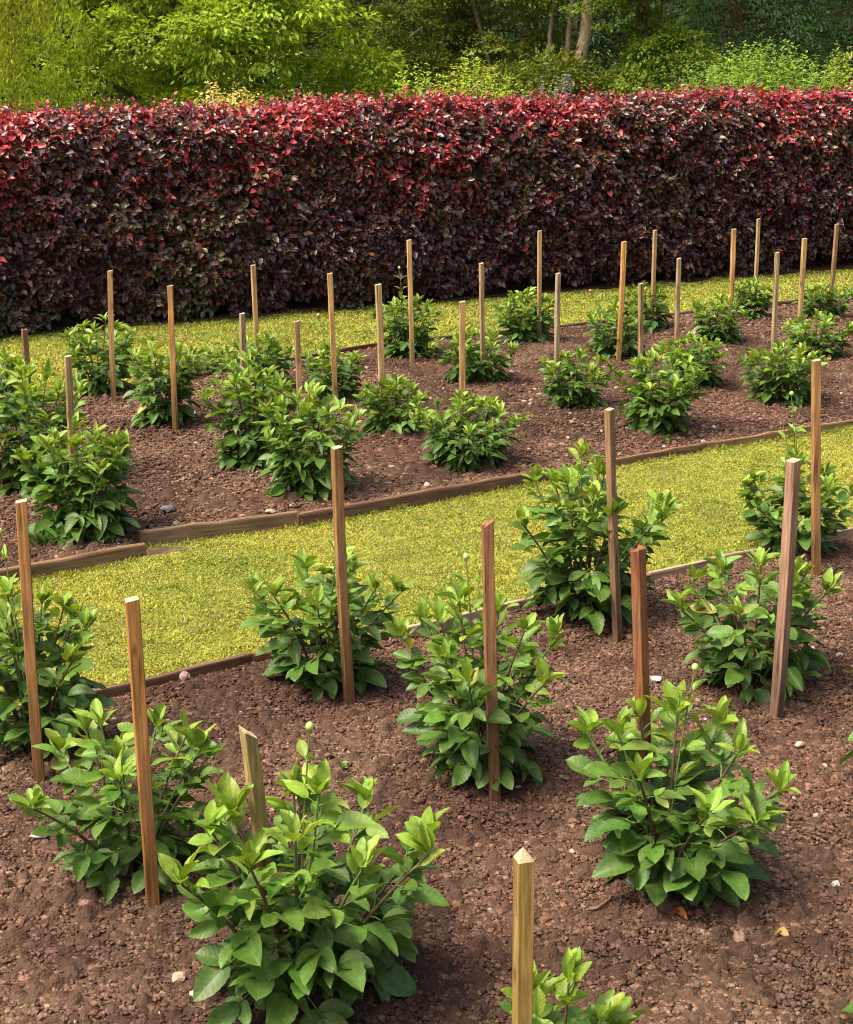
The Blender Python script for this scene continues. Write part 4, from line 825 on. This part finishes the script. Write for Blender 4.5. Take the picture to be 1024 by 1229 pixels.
# far wood that closes the view
def far_wood():
    rng = np.random.default_rng(81); b = Batch(); lob = []
    for i in range(26): lob.append((-26 + i * 2.2 + rng.normal(0, .4), 50 + rng.normal(0, 1.5), 5.0 + rng.normal(0, 1), 2.6, 2.0, 6.0))
    clumps(b, rng, lob, 4200, 34, .8, .28, .5, ((.018, .036, .010), (.05, .08, .018)), .2, .3); tag(b.build('far_wood', M['tree']), 'dark leafy wood closing the view behind the garden trees', 'wood', kind='stuff')
far_wood()

# ------------------------------------------------------------------ loose stones and litter on the beds
def stone(px, size, col, label, seed, flat=.6):
    rng = np.random.default_rng(seed); x, y = gnd(*px); z = float(soil_z(x, y)) + size * .45 + .012; b = Batch(); lumps(b, rng, np.zeros((1, 3)), np.array([size]), ICO2, np.array([col]), .2, flat)
    o = b.build('stone', M['stone'], smooth_=False); o.location = (x, y, z); return tag(o, label, 'stone', 'loose stones on the beds')
stone((48, 1008), .032, (.44, .40, .36), 'flat white stone beside the plant with the straight orange stake', 1, .35)
stone((222, 818), .027, (.24, .16, .13), 'round pinkish stone beside the half buried edging board', 2, .9)
stone((203, 622), .042, (.10, .095, .095), 'dark grey stone in front of the bare soil of the back bed', 3, .6)
stone((787, 824), .030, (.45, .41, .34), 'white broken stone right of the dark reddish stake', 4, .5)
stone((1003, 1071), .020, (.42, .37, .32), 'small pale rounded stone right of the bright green plant', 5, .6)
stone((959, 898), .024, (.38, .28, .22), 'flat pinkish stone in the open soil below the leaning stake', 6, .4)
stone((215, 1178), .024, (.33, .22, .15), 'tan wedge shaped stone left of the largest plant', 7, .7)
stone((325, 622), .034, (.30, .21, .145), 'pale brown stone tucked behind the joint of the edging boards', 8, .5)
stone((888, 1128), .030, (.16, .10, .075), 'large earthy lump of stone below the bright green plant', 9, .7)
def fallen_leaf(px, col, label, seed):
    rng = np.random.default_rng(seed); x, y = gnd(*px); b = Batch(); b.leaves(HI[3], [(0, 0, 0)], [(.4, -.7, .2)], [(-.3, .2, 1)], .065, .03, [col]); b.leaves(HI[4], [(0.01, 0, 0)], [(-.4, -.6, .1)], [(.5, .2, 1)], .05, .02, [np.array(col) * .8])
    o = b.build('withered_leaf', M['dahlia']); o.location = (x, y, float(soil_z(x, y)) + .025); tag(o, label, 'leaf')
fallen_leaf((810, 1098), (.24, .075, .02), 'withered orange leaf on the soil at the foot of bright green plant', 1)
fallen_leaf((932, 1120), (.27, .18, .07), 'dry straw coloured leaf on the soil right of the bright green plant', 2)
def twig(px0, px1, label, seed):
    rng = np.random.default_rng(seed); a = np.array([*gnd(*px0), 0]); c = np.array([*gnd(*px1), 0]); n = 7; pts = a + (c - a) * np.linspace(0, 1, n)[:, None]; pts[:, 2] = soil_z(pts[:, 0], pts[:, 1]) + .022; pts[:, :2] += rng.normal(0, .012, (n, 2))
    b = Batch(); b.tube(pts - a, np.linspace(.006, .003, n), 6, (.17, .10, .06)); o = b.build('twig', M['bark']); o.location = a; tag(o, label, 'twig')
twig((432, 853), (458, 846), 'short dry twig on the soil at the foot of tall brown stake', 1)
twig((706, 1098), (762, 1076), 'thin dead stalk lying left of the bright green plant', 2)
# small weeds
def sprout(px, h, n, label, seed, grassy=False):
    rng = np.random.default_rng(seed); x, y = gnd(*px); b = Batch(); P, D, Nn, L, C = [], [], [], [], []
    for i in range(n):
        a = rng.uniform(0, 2 * PI); e = rng.uniform(.7, 1.4) if grassy else rng.uniform(.2, 1.2); P.append((rng.normal(0, .05 if grassy else .008), rng.normal(0, .02 if grassy else .008), 0)); D.append((math.cos(a) * math.cos(e), math.sin(a) * math.cos(e), math.sin(e))); Nn.append((-math.cos(a) * .5, -math.sin(a) * .5, 1)); L.append(h * rng.uniform(.6, 1.1)); C.append(np.array([.08, .17, .025]) * rng.uniform(.7, 1.3))
    L = np.array(L); scatter(b, LO, P, D, Nn, L, L * (.07 if grassy else .45), C, rng); o = b.build('grass_tuft' if grassy else 'weed', M['dahlia']); o.location = (x, y, float(soil_z(x, y)) + .0); tag(o, label, 'weed')
sprout((410, 922), .06, 7, 'tiny seedling alone on the soil above the largest plant', 1)
sprout((60, 664), .13, 40, 'tuft of grass between nearest back bed plant and low edging board', 2, True)
sprout((118, 660), .10, 25, 'small grass tuft right of the bigger one at the low edging board', 3, True)
sprout((800, 535), .07, 14, 'low weed beside the edging board below the large dense plant', 4)
